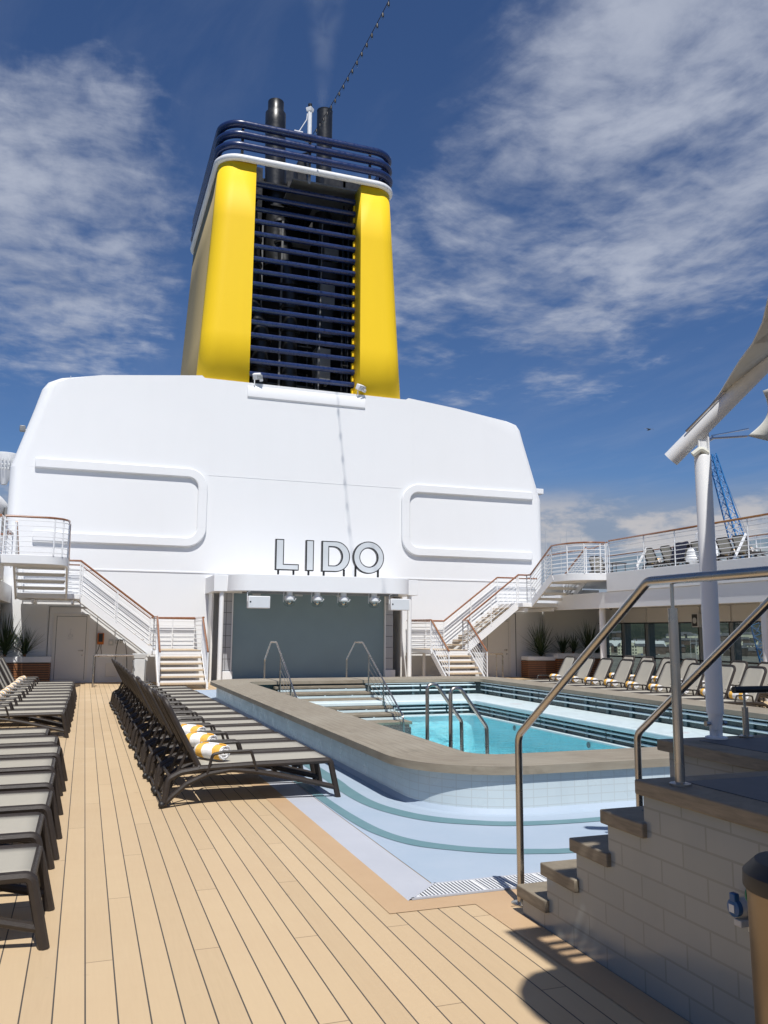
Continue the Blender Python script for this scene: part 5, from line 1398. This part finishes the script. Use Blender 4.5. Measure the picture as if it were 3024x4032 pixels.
ven = thing('deck_ventilator', 'white louvred mushroom ventilator among the upper deck loungers', 'ventilator', (16.95, 20.15, 3.657))
MB().lathe([(.11, 0), (.12, .12), (.20, .16), (.235, .22)] + [(.235 - .02 * (i % 2) - .008 * i, .24 + .035 * i) for i in range(8)] + [(.15, .55), (.05, .58)], (0, 0, 0), 24).build('body', M['white_trim'], ven)
lk = tag(MB().prism([(-.25, 0), (.25, 0), (.25, .9), (.02, 1.25), (-.10, 1.2)], -.3, .3, 'y').build('deck_locker', M['white_trim'], bevel=.02), 'white wedge-shaped locker behind the upper deck loungers, left of the mast', 'locker'); lk.location = (18.3, 21.2, 3.657)
tb = thing('side_table', 'small table on the upper deck seen through the balcony railing', 'table', (17.3, 24.6, 3.657))
MB().box((-.3, -.3, .42), (.3, .3, .45)).build('table_top', M['frame'], tb)
for a in (-.26, .26):
    for b in (-.26, .26): MB().tube([(a, b, 0), (a, b, .42)], .014, 6).build('leg', M['frame'], tb)
# ramp / white folding door left behind stage
lo = thing('lookout_platform', 'flared white platform with slotted underside at the left edge of the deckhouse', 'platform', (-2.95, 31.5, 7.7))
MB().lathe([(.10, -1.0), (.30, -.45), (.42, -.12), (.44, .08), (.40, .1)], (0, 0, 0), 24).build('tub', M['white_trim'], lo)
for k in range(3):
    for i in range(12):
        a = PI * 1.0 + i * PI / 11; r_ = .445 - k * .045 - .03; z_ = -.16 - k * .14
        MB().box((r_ * math.cos(a) - .025, r_ * math.sin(a) - .02, z_ - .05), (r_ * math.cos(a) + .025, r_ * math.sin(a) + .02, z_ + .03)).build('slot', M['panel_grey'], lo)
lb = thing('tender_boat', 'pale curved bow of a tender boat hanging at the far left edge', 'boat', (-3.9, 35.5, 6.3))
m = MB(); secs = []
for j, (yy, w_, zt) in enumerate(((-1.2, .10, .85), (-.7, .55, .80), (0, .78, .7), (1.5, .85, .65), (4, .85, .65))):
    secs.append(m.add([(w_ * math.cos(a), yy, -.5 + (zt + .5) * (.5 + .5 * math.sin(a))) for a in [-PI / 2 + PI * i / 8 for i in range(9)] + [PI / 2 + PI * i / 8 for i in range(1, 8)]]))
for a, b in zip(secs, secs[1:]):
    for i in range(16): m.face([a + i, a + (i + 1) % 16, b + (i + 1) % 16, b + i], True)
m.face([secs[0] + i for i in range(16)]); m.face([secs[-1] + i for i in range(16)][::-1]); m.build('hull', M['white_trim'], lb)
MB().box((.70, -.3, -.3), (.86, .5, .1)).build('porthole_panel', M['duct'], lb)
MB().lathe([(.16, .86), (.16, .90), (.08, .92)], (0, .05, -.1), 16, 'x').build('porthole', M['panel_grey'], lb)
fl = thing('floodlight', 'small dark floodlight on the sloping left edge of the deckhouse', 'floodlight', (-2.28, 30.0, 8.4)); MB().box((-.16, -.1, -.08), (.02, .1, .12)).build('housing', M['duct'], fl, bevel=.02); MB().tube([(0, 0, 0), (.25, .1, -.1)], .03, 6).build('arm', M['white_trim'], fl)
wg = tag(MB().box((-.6, -.2, -.1), (.5, .3, .13)).build('side_bracket', M['white_trim'], bevel=.02), 'white block jutting from the right edge of the deckhouse', 'bracket'); wg.location = (17.6, 30.8, 7.62)
for i, (x, h_) in enumerate(((35.6, 3.1), (37., 2.6), (37.6, 3.1), (39.0, 2.8))):
    o = tag(MB().tube([(0, 0, 0), (0, 0, 28 + h_)], [.06, .025], 6).build('whip_antenna', M['panel_grey']), 'thin whip antenna beyond the rounded balcony, ' + ['leftmost of four', 'second from the left of four', 'third from the left of four', 'rightmost of four'][i], 'antenna', 'whip antennas beyond the balcony'); o.location = (x, 60, -21)
bd = thing('gull', 'small dark bird in the clear sky left of the mast', 'bird', (46.3, 60, 19.6))
m = MB(); k = m.add([(0, 0, 0), (.35, .05, .12), (.6, -.05, .02), (.3, -.12, .08), (-.35, .05, .12), (-.6, -.05, .02), (-.3, -.12, .08), (0, .25, 0), (0, -.25, .0)])
m.face([k, k + 1, k + 3, k + 8]); m.face([k + 1, k + 2, k + 3]); m.face([k, k + 4, k + 6, k + 8]); m.face([k + 4, k + 5, k + 6]); m.build('wings', M['duct'], bd, fix=False)
MB().lathe([(.01, -.3), (.07, -.1), (.07, .08), (.03, .22), (.01, .3)], (0, 0, 0), 8, 'y').build('body', M['duct'], bd)

# ================================================================== SHORE BEYOND THE RIGHT SIDE
GZ = -26.
m = MB(); k = m.add([(-6000, -6000, GZ), (6000, -6000, GZ), (6000, 6000, GZ), (-6000, 6000, GZ)]); m.face([k, k + 1, k + 2, k + 3]); tag(m.build('ground', M['quay']), kind='structure')
m = MB(); k = m.add([(-3000, -3000, GZ + .3), (45, -3000, GZ + .3), (45, 3000, GZ + .3), (-3000, 3000, GZ + .3)]); m.face([k, k + 1, k + 2, k + 3]); tag(m.build('sea', M['sea']), kind='structure')
hb = MB(); nxh, nyh = 60, 16; rh = random.Random(4)
from mathutils import noise as mn
V0 = []
for i in range(nxh + 1):
    az = math.radians(18 + 50 * i / nxh)
    for j in range(nyh + 1):
        d = 1250 + 1700 * j / nyh
        hgt = GZ + 100 * (j / nyh) ** .8 * (.75 + .35 * mn.noise(Vector((i * .12, j * .1, 0)))) + 9 * mn.noise(Vector((i * .6, j * .9, 3)))
        if j == 0: hgt = GZ - 2
        V0.append((d * math.sin(az), d * math.cos(az), hgt))
k = hb.add(V0)
for i in range(nxh):
    for j in range(nyh): a = k + i * (nyh + 1) + j; hb.face([a, a + 1, a + nyh + 2, a + nyh + 1], True)
tag(hb.build('hills', M['hill']), kind='structure')
def house(x, y, w_, h_, dpt, rot, wallm, roofm, rows, cols, lab, group, gables=0, roof_h=3.2, name='terrace_house', win=True):
    t = thing(name, lab, 'building', (x, y, GZ), rot, group)
    MB().box((-w_ / 2, 0, 0), (w_ / 2, dpt, h_)).build('wall', wallm, t)
    m = MB(); k = m.add([(-w_ / 2 - .4, -.5, h_), (w_ / 2 + .4, -.5, h_), (w_ / 2 + .4, dpt + .5, h_), (-w_ / 2 - .4, dpt + .5, h_), (-w_ / 2 + 2, dpt / 2, h_ + roof_h), (w_ / 2 - 2, dpt / 2, h_ + roof_h)])
    for q in ((0, 1, 5, 4), (1, 2, 5), (2, 3, 4, 5), (3, 0, 4), (3, 2, 1, 0)): m.face([k + i for i in q])
    rf = m.build('roof', roofm, t)
    if win:
        for r_ in range(rows):
            for c in range(cols):
                xx = -w_ / 2 + w_ * (c + .5) / cols; zz_ = h_ * (r_ + .35) / rows
                MB().box((xx - w_ / cols * .22, -.12, zz_), (xx + w_ / cols * .22, .1, zz_ + h_ / rows * .52)).build('window', M['town_window'], t)
        for c in range(gables):
            xx = -w_ / 2 + w_ * (c + .5) / gables
            MB().prism([(xx - 2.4, h_), (xx + 2.4, h_), (xx + 2.4, h_ + 2.2), (xx + 1.2, h_ + 4.0), (xx - 1.2, h_ + 4.0), (xx - 2.4, h_ + 2.2)], -.3, 2, 'y').build('dormer', wallm, t)
        for xx in (-w_ * .3, w_ * .05, w_ * .38): MB().box((xx - .6, dpt / 2 - .6, h_ + roof_h - 1), (xx + .6, dpt / 2 + .6, h_ + roof_h + 2.4)).build('chimney', wallm, rf)
    return t
rt = -.62
house(622, 915, 20, 11, 14, rt, M['town_cream'], M['town_roof'], 3, 6, 'cream terrace with dark roof, leftmost building seen through the windows', 'buildings on the shore', 1)
house(652, 905, 24, 11.5, 14, rt, M['town_cream'], M['town_roof'], 3, 7, 'cream terrace with chimneys, second building from the left', 'buildings on the shore', 2)
house(720, 985, 86, 9, 24, rt, M['town_dark'], M['town_white'], 2, 12, 'long dark hall with a bright white roof behind the railings', 'buildings on the shore', 0, 8., 'hall', True)
house(776, 900, 34, 12, 14, rt, M['town_cream'], M['town_roof'], 3, 9, 'cream terrace just left of the white mast', 'buildings on the shore', 2)
house(833, 905, 58, 12, 14, rt, M['town_cream'], M['town_roof'], 3, 14, 'long cream terrace with dormers right of the white mast', 'buildings on the shore', 3)
rb = random.Random(21); nb_ = 0
DES = ['squat brick block', 'low pale house', 'dark gabled house', 'long brick row', 'grey shed', 'narrow brick house', 'wide pale block', 'small dark house', 'plain brick house', 'tall pale house', 'brown row house', 'grey gabled block']
WHR = ['left of the long dark hall', 'behind the leftmost cream terrace', 'behind the second cream terrace', 'behind the white-roofed hall', 'right of the white-roofed hall', 'above the white-roofed hall on the hillside', 'behind the cream terrace left of the mast', 'on the hillside left of the mast', 'on the hillside right of the mast', 'behind the long cream terrace', 'right of the long cream terrace', 'at the far right end of the shore']
for i in range(36):
    az = math.radians(33.5 + 11.8 * (i + .5) / 36 + rb.uniform(-.15, .15)); d = 1120 + rb.uniform(0, 420)
    t = house(d * math.sin(az), d * math.cos(az), rb.uniform(14, 34), rb.uniform(6, 10), 10, rt + rb.uniform(-.3, .3), [M['town_brick'], M['town_cream'], M['town_dark']][i % 3], M['town_roof'], 2, 4,
          DES[i % 12] + ' ' + WHR[int(i / 3)], 'houses on the far hillside', 0, 3.5, 'house', False)
    t.location.z = GZ + max(0, (d - 1250) * .075)
for i, (x, y, h_) in enumerate(((655, 790, 24), (735, 760, 26), (560, 640, 27), (470, 560, 26))):
    t = thing('lamp_mast', 'tall quay lamp mast seen through the windows, ' + ['nearest the cream terraces', 'below the white-roofed hall', 'right of the white canopy post', 'at the far right window'][i], 'lamp mast', (x, y, GZ), 0, 'lamp masts on the quay')
    MB().tube([(0, 0, 0), (0, 0, h_)], [.35, .2], 8).build('pole', M['panel_grey'], t); MB().box((-2.4, -.4, h_), (2.4, .4, h_ + .4)).build('lamp_bar', M['panel_grey'], t)
for i in range(14):
    x = 470 + rb.uniform(0, 260); y = x * rb.uniform(1.15, 1.35); c = [(.5, .5, .5), (.3, .05, .04), (.05, .1, .3), (.02, .02, .02)][i % 4]
    t = thing('parked_car', ['silver', 'red', 'blue', 'black'][i % 4] + ' car parked on the quay, ' + ORD[i] + ' from the near end of the lot', 'car', (x, y, GZ + .02), rb.uniform(0, 3), 'cars parked on the quay')
    mm_ = M.setdefault('car%d' % (i % 4), simple('car_paint_%d' % (i % 4), c, .3))
    MB().prism([(-2.2, .35), (2.2, .35), (2.2, .85), (1.3, .95), (.7, 1.45), (-1.2, 1.45), (-1.9, .95), (-2.2, .9)], -.9, .9, 'y').build('body', mm_, t, bevel=.08)
    for a in (-1.4, 1.4):
        for b in (-.9, .75): MB().lathe([(.33, 0), (.33, .16)], (a, b, .33), 12, 'y').build('wheel', M['rubber'], t)
# blue lattice crane
cr = thing('lattice_crane', 'blue lattice jib of a harbour crane rising behind the white mast', 'crane', (132.5, 140, GZ))
foot_, top_ = Vector((10.4, 0, 3)), Vector((-8.6, 0, 65.5))
ax = (top_ - foot_).normalized(); sd = Vector((0, 1, 0)).cross(ax).normalized(); dp = Vector((0, 1, 0))
def corner(f, a, b):
    w_ = 2.3 - 1.7 * f
    return foot_.lerp(top_, f) + sd * a * w_ + dp * b * w_
m = MB()
for a in (-1, 1):
    for b in (-1, 1): m.tube([corner(0, a, b), corner(1, a, b)], .16, 5)
m.build('jib_chords', M['blue_crane'], cr)
nb2 = 28; m = MB()
for i in range(nb2):
    f0, f1 = i / nb2, (i + 1) / nb2
    for b in (-1, 1): m.tube([corner(f0, -1, b), corner(f1, 1, b)], .085, 4); m.tube([corner(f0, 1, b), corner(f1, -1, b)], .06, 4); m.tube([corner(f0, -1, b), corner(f0, 1, b)], .07, 4)
    for a in (-1, 1): m.tube([corner(f0, a, -1), corner(f1, a, 1)], .07, 4)
m.build('jib_lacing', M['blue_crane'], cr)
m = MB()
for i in range(4): m.tube([top_ + Vector((.3 * i, 0, 0)), Vector((16.5 + 1.0 * i, 2, 8))], .045, 4)
m.build('stay_cables', M['blue_crane'], cr)
m = MB().box((9, -3, 0), (17, 3, 3)); m.build('undercarriage', M['blue_crane'], cr)
MB().box((11, -2.5, 3.02), (20, 2.5, 8)).build('machinery_house', M['blue_crane'], cr)
